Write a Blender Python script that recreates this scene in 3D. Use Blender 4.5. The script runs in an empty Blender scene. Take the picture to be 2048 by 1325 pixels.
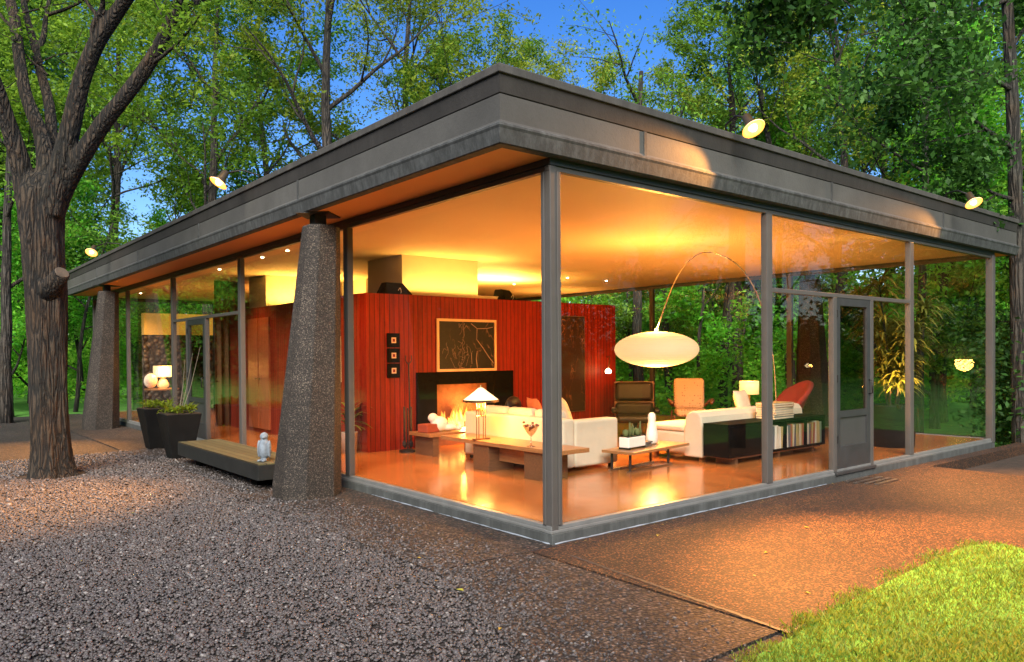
import bpy, math, random
import numpy as np
from mathutils import Vector, Matrix
R = math.radians
sc = bpy.context.scene
C = sc.collection

# ------------------------------------------------------------------ camera
cam_d = bpy.data.cameras.new('camera'); cam = bpy.data.objects.new('camera', cam_d); C.objects.link(cam)
rt = Vector((0.77323148, -0.63408121, -0.00735538)); up = Vector((0.01385205, 0.00529312, 0.99989005)); fw = Vector((0.63397256, 0.77324834, -0.01287613))
CAM = Vector((-4.3162, -4.7407, 1.4667))
cam.matrix_world = Matrix(((rt.x, up.x, -fw.x, CAM.x), (rt.y, up.y, -fw.y, CAM.y), (rt.z, up.z, -fw.z, CAM.z), (0, 0, 0, 1)))
cam_d.sensor_width = 36; cam_d.lens = 1526.2 / 2048 * 36; cam_d.shift_y = 67.3 / 2048
cam_d.clip_start = 0.1; cam_d.clip_end = 2000
sc.camera = cam
def at(px, py, D):            # point of the place seen at photo pixel (px, py) at depth D (used to measure real things)
    return CAM + (fw + rt * ((px - 1024) / 1526.2) + up * ((662.5 + 67.3 - py) / 1526.2)) * D

# ------------------------------------------------------------------ world, sun, exposure
SUN_EL, SUN_AZ = R(38), R(224)       # azimuth clockwise from +Y
w = bpy.data.worlds.new('World'); sc.world = w; w.use_nodes = True
nt = w.node_tree; nt.nodes.clear()
sky = nt.nodes.new('ShaderNodeTexSky'); sky.sky_type = 'NISHITA'; sky.sun_disc = False
sky.sun_elevation = SUN_EL; sky.sun_rotation = SUN_AZ; sky.ozone_density = 3.0; sky.air_density = 1.0; sky.dust_density = 0.4
bgn = nt.nodes.new('ShaderNodeBackground'); bgn.inputs[1].default_value = 0.10
wo = nt.nodes.new('ShaderNodeOutputWorld')
hs = nt.nodes.new('ShaderNodeHueSaturation'); hs.inputs['Saturation'].default_value = 1.35; hs.inputs['Hue'].default_value = .515
nt.links.new(sky.outputs[0], hs.inputs['Color']); nt.links.new(hs.outputs[0], bgn.inputs[0]); nt.links.new(bgn.outputs[0], wo.inputs[0])
sd = bpy.data.lights.new('sun', 'SUN'); sd.energy = 4.5; sd.angle = R(40); sd.color = (1.0, 0.93, 0.78)
sun = bpy.data.objects.new('sun', sd); C.objects.link(sun)
sdir = Vector((math.sin(SUN_AZ) * math.cos(SUN_EL), math.cos(SUN_AZ) * math.cos(SUN_EL), math.sin(SUN_EL)))
sun.rotation_euler = sdir.to_track_quat('Z', 'Y').to_euler(); sun.location = (-10, -20, 20)
sc.view_settings.view_transform = 'Standard'; sc.view_settings.look = 'None'; sc.view_settings.gamma = 1
sc.view_settings.exposure = 1.1; sc.view_settings.use_curve_mapping = False
cy = sc.cycles
sc.render.engine = 'CYCLES'
cy.use_denoising = True
try: cy.denoiser = 'OPENIMAGEDENOISE'
except Exception: pass
cy.max_bounces = 8; cy.diffuse_bounces = 4; cy.glossy_bounces = 3; cy.transparent_max_bounces = 24; cy.transmission_bounces = 4
cy.caustics_reflective = False; cy.caustics_refractive = False; cy.sample_clamp_indirect = 6.0; cy.blur_glossy = 1.0

# ------------------------------------------------------------------ materials
def mat(name): 
    m = bpy.data.materials.new(name); m.use_nodes = True
    n = m.node_tree; b = n.nodes['Principled BSDF']
    return m, n, b, n.nodes, n.links
def rgba(c): return (c[0], c[1], c[2], 1)
def texco(nodes, kind='Object'): 
    t = nodes.new('ShaderNodeTexCoord'); return t.outputs[kind]
def noise(nodes, links, co, scale, detail=4, rough=0.55):
    n = nodes.new('ShaderNodeTexNoise'); n.inputs['Scale'].default_value = scale; n.inputs['Detail'].default_value = detail; n.inputs['Roughness'].default_value = rough
    links.new(co, n.inputs['Vector']); return n.outputs[0]
def ramp(nodes, links, fac, stops, interp='LINEAR'):
    r = nodes.new('ShaderNodeValToRGB'); e = r.color_ramp.elements; r.color_ramp.interpolation = interp
    while len(e) > 1: e.remove(e[-1])
    e[0].position = stops[0][0]; e[0].color = rgba(stops[0][1])
    for p, c in stops[1:]:
        x = e.new(p); x.color = rgba(c)
    links.new(fac, r.inputs[0]); return r.outputs[0]
def bump(nodes, links, b, h, strength=.3, dist=.01):
    n = nodes.new('ShaderNodeBump'); n.inputs['Strength'].default_value = strength; n.inputs['Distance'].default_value = dist
    links.new(h, n.inputs['Height']); links.new(n.outputs[0], b.inputs['Normal'])
def mth(nodes, links, op, a, b_=None, c=None):
    n = nodes.new('ShaderNodeMath'); n.operation = op
    for i, v in enumerate((a, b_, c)):
        if v is None: continue
        if isinstance(v, (int, float)): n.inputs[i].default_value = v
        else: links.new(v, n.inputs[i])
    return n.outputs[0]
def mixc(nodes, links, fac, a, b_, blend='MIX'):
    n = nodes.new('ShaderNodeMix'); n.data_type = 'RGBA'; n.blend_type = blend
    for k, v in ((0, fac), (6, a), (7, b_)):
        if isinstance(v, (int, float)): n.inputs[k].default_value = v
        elif isinstance(v, tuple): n.inputs[k].default_value = rgba(v)
        else: links.new(v, n.inputs[k])
    return n.outputs[2]
def plain(name, col, rough=.5, metal=0, var=.12, scale=6, bmp=0.0, bscale=60, spec=.5, coat=0):
    m, n, b, N, L = mat(name); co = texco(N)
    f = noise(N, L, co, scale)
    c = ramp(N, L, f, [(.25, tuple(x * (1 - var) for x in col)), (.75, tuple(min(1, x * (1 + var)) for x in col))])
    L.new(c, b.inputs['Base Color']); b.inputs['Metallic'].default_value = metal; b.inputs['Specular IOR Level'].default_value = spec
    r = mth(N, L, 'MULTIPLY_ADD', noise(N, L, co, scale * 2), .2, rough - .1); L.new(r, b.inputs['Roughness'])
    if coat: b.inputs['Coat Weight'].default_value = coat
    if bmp: bump(N, L, b, noise(N, L, co, bscale, 3), bmp, .01)
    return m
def emis(name, col, strength, base=(.8, .7, .5)):
    m, n, b, N, L = mat(name)
    b.inputs['Base Color'].default_value = rgba(base); b.inputs['Emission Color'].default_value = rgba(col); b.inputs['Emission Strength'].default_value = strength
    b.inputs['Roughness'].default_value = .7
    return m
def wood(name, dark, light, axis='X', scale=1.0, rough=.35, plank=0.0, plank_axis='X', groove=.35, coat=.0):
    m, n, b, N, L = mat(name); co = texco(N)
    mp = N.new('ShaderNodeMapping'); L.new(co, mp.inputs[0])
    s = {'X': (1.2, 14, 14), 'Y': (14, 1.2, 14), 'Z': (14, 14, 1.2)}[axis]
    mp.inputs['Scale'].default_value = tuple(v * scale for v in s)
    g = noise(N, L, mp.outputs[0], 2.2, 6, .65)
    c = ramp(N, L, g, [(.28, dark), (.5, tuple((a + b_) / 2 for a, b_ in zip(dark, light))), (.72, light)])
    h = g
    if plank:
        sp = N.new('ShaderNodeSeparateXYZ'); L.new(co, sp.inputs[0])
        if plank_axis == 'XY': v = mth(N, L, 'ADD', sp.outputs['X'], sp.outputs['Y'])
        else: v = sp.outputs[plank_axis]
        v = mth(N, L, 'DIVIDE', v, plank)
        fr = mth(N, L, 'FRACT', v); idx = mth(N, L, 'FLOOR', v)
        wn = N.new('ShaderNodeTexWhiteNoise'); wn.noise_dimensions = '1D'; L.new(idx, wn.inputs['W'])
        c = mixc(N, L, mth(N, L, 'MULTIPLY', wn.outputs['Value'], .45), c, tuple(x * .45 for x in dark))
        e = mth(N, L, 'ABSOLUTE', mth(N, L, 'SUBTRACT', fr, .5))
        gr = mth(N, L, 'GREATER_THAN', e, .5 - .07)
        c = mixc(N, L, mth(N, L, 'MULTIPLY', gr, .75), c, (.012, .004, .003))
        h = mth(N, L, 'SUBTRACT', mth(N, L, 'MULTIPLY', g, .15), mth(N, L, 'MULTIPLY', gr, 1.0))
    L.new(c, b.inputs['Base Color']); b.inputs['Roughness'].default_value = rough
    if coat: b.inputs['Coat Weight'].default_value = coat; b.inputs['Coat Roughness'].default_value = .2
    bump(N, L, b, h, groove, .006)
    return m
def leafmat(name, c1, c2, c3, trans=.35, yellow=None):
    m, n, b, N, L = mat(name)
    g = N.new('ShaderNodeNewGeometry'); oi = N.new('ShaderNodeObjectInfo'); co = texco(N)
    f = mth(N, L, 'ADD', mth(N, L, 'MULTIPLY', g.outputs['Random Per Island'], .45), mth(N, L, 'MULTIPLY', noise(N, L, co, .55, 2), .75))
    f = mth(N, L, 'ADD', f, mth(N, L, 'MULTIPLY_ADD', oi.outputs['Random'], .42, -.30))
    c = ramp(N, L, f, [(.22, c1), (.5, c2), (.8, c3)])
    L.new(c, b.inputs['Base Color']); b.inputs['Roughness'].default_value = .55; b.inputs['Specular IOR Level'].default_value = .25
    t = N.new('ShaderNodeBsdfTranslucent'); tc = mixc(N, L, .35, c, tuple(min(1, x * 1.7) for x in c3)); L.new(tc, t.inputs[0])
    mx = N.new('ShaderNodeMixShader'); mx.inputs[0].default_value = trans
    L.new(b.outputs[0], mx.inputs[1]); L.new(t.outputs[0], mx.inputs[2]); L.new(mx.outputs[0], N['Material Output'].inputs[0])
    return m
def glassmat(name, tint=(.99, .995, .985), base=.05):
    m, n, b, N, L = mat(name); N.remove(b)
    lw = N.new('ShaderNodeLayerWeight'); lw.inputs[0].default_value = .5
    p = mth(N, L, 'POWER', lw.outputs['Facing'], 5.0); f = mth(N, L, 'MULTIPLY_ADD', p, .95, base)
    t = N.new('ShaderNodeBsdfTransparent'); t.inputs[0].default_value = rgba(tint)
    gl = N.new('ShaderNodeBsdfGlossy'); gl.inputs['Roughness'].default_value = 0.0; gl.inputs[0].default_value = (1, 1, 1, 1)
    bp = N.new('ShaderNodeBump'); bp.inputs['Strength'].default_value = .015; bp.inputs['Distance'].default_value = .01
    L.new(noise(N, L, texco(N), .6, 1), bp.inputs['Height']); L.new(bp.outputs[0], gl.inputs['Normal'])
    mx = N.new('ShaderNodeMixShader'); L.new(f, mx.inputs[0]); L.new(t.outputs[0], mx.inputs[1]); L.new(gl.outputs[0], mx.inputs[2])
    L.new(mx.outputs[0], N['Material Output'].inputs[0]); return m

def concrete(name, c0, stain=.5, scale=3.0, st=(5, 5, .6)):
    m, n, b, N, L = mat(name); co = texco(N)
    f1 = noise(N, L, co, scale, 6, .6)
    mp = N.new('ShaderNodeMapping'); mp.inputs['Scale'].default_value = st; L.new(co, mp.inputs[0])
    f2 = noise(N, L, mp.outputs[0], 1.6, 5, .7)
    f3 = noise(N, L, co, 45, 3, .6)
    c = ramp(N, L, f1, [(.3, tuple(x * .72 for x in c0)), (.7, tuple(x * 1.2 for x in c0))])
    s = ramp(N, L, f2, [(.42, (0, 0, 0)), (.62, (1, 1, 1))])
    c = mixc(N, L, mth(N, L, 'MULTIPLY', mth(N, L, 'SUBTRACT', 1.0, s), stain), c, tuple(x * .38 for x in c0))
    c = mixc(N, L, mth(N, L, 'MULTIPLY', ramp(N, L, f3, [(.55, (0, 0, 0)), (.7, (1, 1, 1))]), .3), c, tuple(x * .5 for x in c0))
    L.new(c, b.inputs['Base Color']); b.inputs['Roughness'].default_value = .8
    bump(N, L, b, mth(N, L, 'ADD', f3, f1), .35, .006)
    return m
def aggregate(name, cols, scale, bstr, wet=.7, patch=None):
    m, n, b, N, L = mat(name); co = texco(N)
    v = N.new('ShaderNodeTexVoronoi'); v.inputs['Scale'].default_value = scale; v.inputs['Randomness'].default_value = 1; L.new(co, v.inputs['Vector'])
    sep = N.new('ShaderNodeSeparateColor'); L.new(v.outputs['Color'], sep.inputs[0])
    k = len(cols); c = ramp(N, L, sep.outputs[0], [(i / k, cc) for i, cc in enumerate(cols)], 'CONSTANT')
    big = noise(N, L, co, .55, 4, .6); mid = noise(N, L, co, 3.5, 5, .65)
    d = ramp(N, L, v.outputs['Distance'], [(.25, (1, 1, 1)), (.62, (.22, .2, .18))])
    c = mixc(N, L, 1.0, c, d, 'MULTIPLY')
    c = mixc(N, L, 1.0, c, ramp(N, L, big, [(.35, (.62, .6, .58)), (.65, (1.15, 1.12, 1.1))]), 'MULTIPLY')
    c = mixc(N, L, 1.0, c, ramp(N, L, mid, [(.3, (.65, .63, .6)), (.6, (1.08, 1.08, 1.08))]), 'MULTIPLY')
    L.new(c, b.inputs['Base Color']); b.inputs['Roughness'].default_value = wet
    h = mth(N, L, 'SUBTRACT', 1.0, v.outputs['Distance'])
    h = mth(N, L, 'ADD', h, mth(N, L, 'MULTIPLY', sep.outputs[1], .5))
    bump(N, L, b, h, bstr, .8 / scale)
    return m

M = {}
M['frame'] = plain('painted_frame', (0.0745, 0.0692, 0.0659), .42, var=.08)
M['frame_dark'] = plain('dark_frame', (.035, .036, .038), .4, var=.2)
M['sill'] = plain('sill_metal', (0.148, 0.152, 0.152), .38, var=.15)
M['curb'] = concrete('curb_concrete', (0.0721, 0.078, 0.078), .6, 5)
M['fascia'] = concrete('fascia_concrete', (0.0659, 0.065, 0.0616), .30, .8, (0.633, 0.639, 0.521))
M['lip'] = concrete('lip_concrete', (0.0651, 0.0698, 0.071), .85, 9, (9, 9, 3))
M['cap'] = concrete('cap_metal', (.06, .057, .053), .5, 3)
M['recess'] = concrete('recess_metal_shaded', (0.0259, 0.0237, 0.0222), .4, 2)  # darker than the cap: shade under the flashing is put into the colour
M['soffit'] = plain('soffit_plaster_warmlit', (.62, .27, .08), .75, var=.06, scale=1.5, bmp=.1)  # orange base colour holds the warm light spilling onto the soffit
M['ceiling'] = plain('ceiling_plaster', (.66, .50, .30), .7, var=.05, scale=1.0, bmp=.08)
M['cream'] = plain('cream_plaster', (.50, .46, .34), .7, var=.04)
M['pillar'] = aggregate('pillar_aggregate', [(0.0255, 0.0222, 0.0195), (0.0766, 0.0629, 0.0521), (0.0425, 0.0333, 0.0293), (0.17, 0.141, 0.117), (0.0596, 0.0459, 0.0391), (0.0383, 0.0333, 0.0293)], 95, .7, .8)
M['pillarcore'] = concrete('pillar_top_concrete', (.2, .19, .18), .4, 6)
M['paving'] = aggregate('aggregate_paving', [(0.0319, 0.0149, 0.0064), (0.109, 0.0459, 0.0169), (0.0547, 0.0249, 0.0102), (0.237, 0.104, 0.0386), (0.02, 0.01, 0.00412), (0.127, 0.0525, 0.0194), (0.0501, 0.0249, 0.0114)], 68, .6, .75)
M['paving2'] = aggregate('aggregate_walk', [(0.0296, 0.0207, 0.0163), (0.0851, 0.0592, 0.0444), (0.0429, 0.0311, 0.0252), (0.163, 0.122, 0.0962), (0.0192, 0.0148, 0.0133), (0.0999, 0.0666, 0.0481), (0.0555, 0.0444, 0.0385)], 42, .8, .75)
M['ground'] = aggregate('gravel_bed', [(0.0271, 0.0232, 0.0217), (0.0542, 0.0466, 0.0433), (0.0379, 0.031, 0.0289), (0.0812, 0.0698, 0.0625), (0.0216, 0.0207, 0.0201), (0.065, 0.0517, 0.0462), (0.046, 0.0439, 0.0433)], 34, .9, .8)
M['red'] = wood('red_cedar_boards', (.14, .010, .004), (.28, .021, .008), 'Z', 1, .55, .085, 'X', .5, .0)
M['redside'] = wood('red_cedar_side', (.15, .016, .007), (.26, .034, .014), 'Z', 1, .5, .085, 'Y', .5, .0)
for k_ in ('red', 'redside'): M[k_].node_tree.nodes['Principled BSDF'].inputs['Specular IOR Level'].default_value = .15
M['doorwood'] = wood('cupboard_wood', (.20, .045, .018), (.33, .09, .035), 'Z', .8, .35)
M['teak'] = wood('teak', (.20, .085, .030), (.36, .17, .065), 'Y', 1.4, .35, coat=.2)
M['walnut'] = wood('walnut', (.07, .032, .016), (.15, .075, .035), 'X', 1.6, .4)
M['benchtop'] = wood('weathered_teak', (.06, .055, .022), (.13, .115, .055), 'Y', 1.6, .6, .11, 'X', .4)
M['black'] = plain('black_lacquer', (.003, .003, .003), .6, var=.3, spec=.05)
M['ironblack'] = plain('black_iron', (.02, .018, .017), .5, .5, var=.3)
M['planter'] = plain('planter_black', (.005, .0055, .006), .6, spec=.2, var=.3, bmp=.1)
M['pot_edge'] = plain('planter_edge', (.05, .05, .05), .4)
M['white_fab'] = plain('white_upholstery', (.54, .47, .36), .9, var=.06, bmp=.5, bscale=9)
M['cer'] = plain('white_ceramic', (.78, .74, .68), .3, var=.04)
M['steel'] = plain('brushed_steel', (.55, .53, .5), .3, 1, var=.06)
M['brass'] = plain('dark_bronze', (.22, .14, .07), .35, .8, var=.1)
M['leather'] = plain('black_leather', (.012, .008, .006), .45, spec=.25, var=.3, bmp=.2, bscale=90)
M['rosewood'] = wood('rosewood', (.09, .03, .015), (.2, .07, .03), 'X', 2, .35)
M['redfab'] = plain('red_wool', (.17, .009, .007), .9, var=.1, bmp=.3, bscale=200)
M['rock'] = aggregate('rubble_stone', [(.12, .12, .11), (.2, .19, .17), (.09, .09, .09), (.26, .24, .2)], 9, .8, .8)
M['soil'] = plain('bed_soil', (.035, .022, .014), .95, var=.5, scale=9, bmp=.9, bscale=40)
M['grass_ground'] = plain('meadow_ground', (.065, .21, .022), .95, var=.45, scale=3, bmp=.8, bscale=30)
M['glass'] = glassmat('window_glass', base=.012)
M['glass_door'] = glassmat('door_glass', (.55, .55, .5), .05)
M['vase'] = glassmat('vase_glass', (.85, .8, .75), .12)
M['curtain'] = plain('brown_curtain', (.20, .10, .04), .9, var=.15, bmp=.2)
M['stone_statue'] = plain('weathered_stone', (.15, .18, .22), .85, var=.35, scale=22, bmp=.5, bscale=70)
def fire_mat():
    m, n, b, N, L = mat('flame'); co = texco(N); sp = N.new('ShaderNodeSeparateXYZ'); L.new(co, sp.inputs[0])
    c = ramp(N, L, mth(N, L, 'MULTIPLY', sp.outputs['Z'], 2.0), [(.12, (1.0, .62, .18)), (.45, (1.0, .36, .05)), (.85, (.75, .10, .01))])
    e = mth(N, L, 'MULTIPLY_ADD', sp.outputs['Z'], -7.0, 4.6); e = mth(N, L, 'MAXIMUM', e, 1.0); e = mth(N, L, 'MULTIPLY', e, noise(N, L, co, 22, 3))
    L.new(c, b.inputs['Emission Color']); L.new(e, b.inputs['Emission Strength']); b.inputs['Base Color'].default_value = (.1, .05, .02, 1); return m
M['fire'] = fire_mat()
M['log'] = plain('charred_log', (.03, .018, .012), .9, var=.5, bmp=.6, bscale=50)
M['brick'] = plain('firebrick', (.20, .075, .04), .85, var=.3, scale=12, bmp=.4, bscale=40)
M['shade'] = emis('lamp_shade_glow', (1.0, .75, .38), .8)
M['shade2'] = emis('linen_shade_glow', (1.0, .52, .14), .6)
M['bulb'] = emis('lamp_lens', (1.0, .60, .24), 3.6)
M['rim'] = emis('glow_halo_rim', (1.0, .32, .04), 1.6)  # orange emission imitates the glow halo round each roof lamp
M['bulb_small'] = emis('downlight_lens', (1.0, .70, .35), 14)

def floor_mat():
    m, n, b, N, L = mat('polished_floor'); co = texco(N)
    f = noise(N, L, co, 1.1, 6, .65); s = noise(N, L, co, 55, 3, .7)
    c = ramp(N, L, f, [(.3, (.28, .09, .02)), (.7, (.46, .155, .038))])
    c = mixc(N, L, mth(N, L, 'MULTIPLY', ramp(N, L, s, [(.5, (0, 0, 0)), (.68, (1, 1, 1))]), .35), c, (.45, .25, .13))
    L.new(c, b.inputs['Base Color'])
    r = mth(N, L, 'MULTIPLY_ADD', noise(N, L, co, 5, 4), .16, .13); L.new(r, b.inputs['Roughness'])
    b.inputs['Specular IOR Level'].default_value = .6; b.inputs['Coat Weight'].default_value = .35; b.inputs['Coat Roughness'].default_value = .12
    bump(N, L, b, s, .05, .003)
    return m
M['floor'] = floor_mat()
def bark(name, c1, c2, sc_=1.0):
    m, n, b, N, L = mat(name); co = texco(N)
    mp = N.new('ShaderNodeMapping'); mp.inputs['Scale'].default_value = (13 * sc_, 13 * sc_, 1.3 * sc_); L.new(co, mp.inputs[0])
    v = N.new('ShaderNodeTexVoronoi'); v.feature = 'DISTANCE_TO_EDGE'; v.inputs['Scale'].default_value = 1.7
    nz = N.new('ShaderNodeTexNoise'); nz.inputs['Scale'].default_value = 1.2; nz.inputs['Detail'].default_value = 5; L.new(mp.outputs[0], nz.inputs['Vector'])
    mv = N.new('ShaderNodeVectorMath'); mv.operation = 'ADD'; L.new(mp.outputs[0], mv.inputs[0]); L.new(nz.outputs[1], mv.inputs[1]); L.new(mv.outputs[0], v.inputs['Vector'])
    f = noise(N, L, co, 14, 5, .7)
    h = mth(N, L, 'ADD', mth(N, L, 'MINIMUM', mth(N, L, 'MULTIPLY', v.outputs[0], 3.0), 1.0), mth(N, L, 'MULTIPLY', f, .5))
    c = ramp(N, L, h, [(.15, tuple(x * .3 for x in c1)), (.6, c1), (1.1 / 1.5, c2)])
    lic = ramp(N, L, noise(N, L, co, 1.4, 5, .65), [(.48, (0, 0, 0)), (.64, (1, 1, 1))]); c = mixc(N, L, mth(N, L, 'MULTIPLY', lic, .40), c, tuple((c1[0] * 1.6, c1[1] * 2.3, c1[2] * 2.2)))
    c = mixc(N, L, mth(N, L, 'MULTIPLY', ramp(N, L, noise(N, L, co, 2.3, 3), [(.5, (0, 0, 0)), (.7, (1, 1, 1))]), .6), c, (c2[0] * 1.2, c2[1] * .9, c2[2] * .55), 'MIX')
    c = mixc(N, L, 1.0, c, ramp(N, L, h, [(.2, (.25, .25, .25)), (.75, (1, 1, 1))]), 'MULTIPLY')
    L.new(c, b.inputs['Base Color']); b.inputs['Roughness'].default_value = .9
    bump(N, L, b, h, 1.0, .035)
    return m
M['bark'] = bark('ridged_bark', (0.0138, 0.00961, 0.00688), (0.0482, 0.0321, 0.0202))
M['bark_far'] = bark('forest_bark', (0.0244, 0.02, 0.0169), (0.0533, 0.0444, 0.0377), .7)
M['leaf_a'] = leafmat('leaf_fresh', (.055, .13, .010), (.13, .26, .018), (.27, .41, .035), .45)
M['leaf_b'] = leafmat('leaf_mid', (0.0299, 0.103, 0.0115), (0.0782, 0.207, 0.0207), (0.184, 0.356, 0.0368), .42)
M['leaf_c'] = leafmat('leaf_dark', (0.0165, 0.0525, 0.012), (0.0363, 0.112, 0.018), (0.0825, 0.195, 0.03), .3)
M['leaf_y'] = leafmat('leaf_olive', (.08, .13, .010), (.17, .24, .016), (.30, .36, .03), .45)
M['leaf_u'] = leafmat('leaf_undergrowth', (0.0437, 0.224, 0.0157), (0.131, 0.493, 0.0336), (0.349, 0.694, 0.0672), .5)
M['leaf_p'] = leafmat('leaf_houseplant', (.06, .075, .012), (.13, .14, .022), (.24, .23, .04), .35)
M['blade'] = leafmat('lawn_blade', (.05, .11, .012), (.11, .20, .018), (.25, .28, .055), .3)
def stone_mat():
    m, n, b, N, L = mat('gravel_stones'); g = N.new('ShaderNodeNewGeometry'); co = texco(N)
    c = ramp(N, L, g.outputs['Random Per Island'], [(0, (0.0356, 0.0316, 0.0318)), (.14, (0.0714, 0.0618, 0.0619)), (.3, (0.0534, 0.0421, 0.0402)), (.44, (0.107, 0.0877, 0.0845)), (.56, (0.032, 0.0316, 0.0352)), (.68, (0.0783, 0.0702, 0.0761)), (.8, (0.0677, 0.0504, 0.0457)), (.91, (0.157, 0.144, 0.141)), (.975, (0.271, 0.253, 0.247))], 'CONSTANT')
    c = mixc(N, L, .35, c, ramp(N, L, noise(N, L, co, 90, 3), [(.3, (0.0262, 0.0237, 0.0245)), (.7, (0.111, 0.102, 0.102))]))
    L.new(c, b.inputs['Base Color']); b.inputs['Roughness'].default_value = .6
    return m
M['stones'] = stone_mat()

# ------------------------------------------------------------------ mesh builder
class MB:
    def __init__(s): s.v = []; s.f = []
    def add(s, vs, fs):
        o = len(s.v); s.v += [tuple(v) for v in vs]; s.f += [tuple(o + i for i in f) for f in fs]; return s
    def box(s, x0, x1, y0, y1, z0, z1, rz=0, piv=None):
        vs = [(x, y, z) for z in (z0, z1) for x, y in ((x0, y0), (x1, y0), (x1, y1), (x0, y1))]
        if rz:
            px, py = piv or ((x0 + x1) / 2, (y0 + y1) / 2); c, si = math.cos(rz), math.sin(rz)
            vs = [(px + (x - px) * c - (y - py) * si, py + (x - px) * si + (y - py) * c, z) for x, y, z in vs]
        return s.add(vs, [(3, 2, 1, 0), (4, 5, 6, 7), (0, 1, 5, 4), (1, 2, 6, 5), (2, 3, 7, 6), (3, 0, 4, 7)])
    def tube(s, pts, rs, n=8, cap=True):
        pts = [Vector(p) for p in pts]; k = len(pts); vs = []; fs = []
        if not hasattr(rs, '__len__'): rs = [rs] * k
        ref = None
        for i, p in enumerate(pts):
            d = (pts[min(i + 1, k - 1)] - pts[max(i - 1, 0)]).normalized()
            if ref is None: ref = d.orthogonal().normalized()
            ref = (ref - d * ref.dot(d))
            ref = ref.normalized() if ref.length > 1e-6 else d.orthogonal().normalized()
            b = d.cross(ref)
            for j in range(n):
                a = 2 * math.pi * j / n; vs.append(p + (ref * math.cos(a) + b * math.sin(a)) * rs[i])
        for i in range(k - 1):
            for j in range(n): fs.append((i * n + j, i * n + (j + 1) % n, (i + 1) * n + (j + 1) % n, (i + 1) * n + j))
        if cap: fs.append(tuple(range(n))[::-1]); fs.append(tuple((k - 1) * n + j for j in range(n)))
        return s.add(vs, fs)
    def lathe(s, prof, c=(0, 0, 0), n=24, sx=1, sy=1, ang=0):
        vs = []; fs = []; k = len(prof)
        for r, z in prof:
            for j in range(n):
                a = 2 * math.pi * j / n + ang; vs.append((c[0] + r * math.cos(a) * sx, c[1] + r * math.sin(a) * sy, c[2] + z))
        for i in range(k - 1):
            for j in range(n): fs.append((i * n + j, i * n + (j + 1) % n, (i + 1) * n + (j + 1) % n, (i + 1) * n + j))
        if prof[0][0] > 1e-4: fs.append(tuple(range(n))[::-1])
        if prof[-1][0] > 1e-4: fs.append(tuple((k - 1) * n + j for j in range(n)))
        return s.add(vs, fs)
    def prism(s, poly, z0, z1, top=None):
        n = len(poly); top = top or poly
        return s.add([(x, y, z0) for x, y in poly] + [(x, y, z1) for x, y in top],
                     [tuple(range(n))[::-1], tuple(range(n, 2 * n))] + [(i, (i + 1) % n, n + (i + 1) % n, n + i) for i in range(n)])
    def ell(s, c, r, n=16, k=10, rot=None):
        vs = []; fs = []
        for i in range(k + 1):
            t = math.pi * i / k
            for j in range(n):
                a = 2 * math.pi * j / n; v = Vector((r[0] * math.sin(t) * math.cos(a), r[1] * math.sin(t) * math.sin(a), -r[2] * math.cos(t)))
                if rot: v = rot @ v
                vs.append(v + Vector(c))
        for i in range(k):
            for j in range(n): fs.append((i * n + j, i * n + (j + 1) % n, (i + 1) * n + (j + 1) % n, (i + 1) * n + j))
        return s.add(vs, fs)
    def build(s, name, m, parent=None, smooth=False, bevel=0, seg=2, sub=0, kind=None, disp=0):
        me = bpy.data.meshes.new(name); me.from_pydata(s.v, [], s.f); me.update()
        me.materials.append(m)
        o = bpy.data.objects.new(name, me); C.objects.link(o)
        if parent is not None: o.parent = parent
        if kind: o['kind'] = kind
        if bevel:
            b = o.modifiers.new('bevel', 'BEVEL'); b.width = bevel; b.segments = seg; b.limit_method = 'ANGLE'; b.angle_limit = R(40)
        if sub:
            b = o.modifiers.new('subdivision', 'SUBSURF'); b.levels = b.render_levels = sub
        if smooth:
            me.polygons.foreach_set('use_smooth', [True] * len(me.polygons))
        return o
def tag(o, label, cat, group=None, kind=None):
    o['label'] = label; o['category'] = cat
    if group: o['group'] = group
    if kind: o['kind'] = kind
    return o
def thing(name, label, cat, loc=(0, 0, 0), rz=0, group=None):
    o = bpy.data.objects.new(name, None); C.objects.link(o); o.location = loc; o.rotation_euler = (0, 0, rz); o.empty_display_size = .2
    return tag(o, label, cat, group)
def npmesh(name, verts, faces, m, parent=None, smooth=False, kind=None):
    """verts (n,3), faces (k,3|4) equal sized"""
    verts = np.asarray(verts, dtype=np.float32); faces = np.asarray(faces, dtype=np.int32); k = faces.shape[1]
    me = bpy.data.meshes.new(name); me.vertices.add(len(verts)); me.vertices.foreach_set('co', verts.ravel())
    me.loops.add(faces.size); me.loops.foreach_set('vertex_index', faces.ravel()); me.polygons.add(len(faces))
    me.polygons.foreach_set('loop_start', np.arange(0, faces.size, k, dtype=np.int32)); me.polygons.foreach_set('loop_total', np.full(len(faces), k, dtype=np.int32))
    if smooth: me.polygons.foreach_set('use_smooth', np.ones(len(faces), dtype=bool))
    me.update(calc_edges=True); me.materials.append(m)
    o = bpy.data.objects.new(name, me); C.objects.link(o)
    if parent is not None: o.parent = parent
    if kind: o['kind'] = kind
    return o
def pt(name, loc, energy, col, r=.05, kind='POINT', size=None, rot=None, spot=None, blend=.5, parent=None, sy=None):
    l = bpy.data.lights.new(name, kind); l.energy = energy; l.color = col
    if kind in ('POINT', 'SPOT'): l.shadow_soft_size = r
    if kind == 'AREA': l.size = size or .2; 
    if kind == 'AREA' and sy: l.shape = 'RECTANGLE'; l.size_y = sy
    if kind == 'SPOT': l.spot_size = spot; l.spot_blend = blend
    o = bpy.data.objects.new(name, l); C.objects.link(o); o.location = loc
    if rot is not None: o.rotation_euler = rot
    if parent is not None: o.parent = parent
    return o
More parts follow.
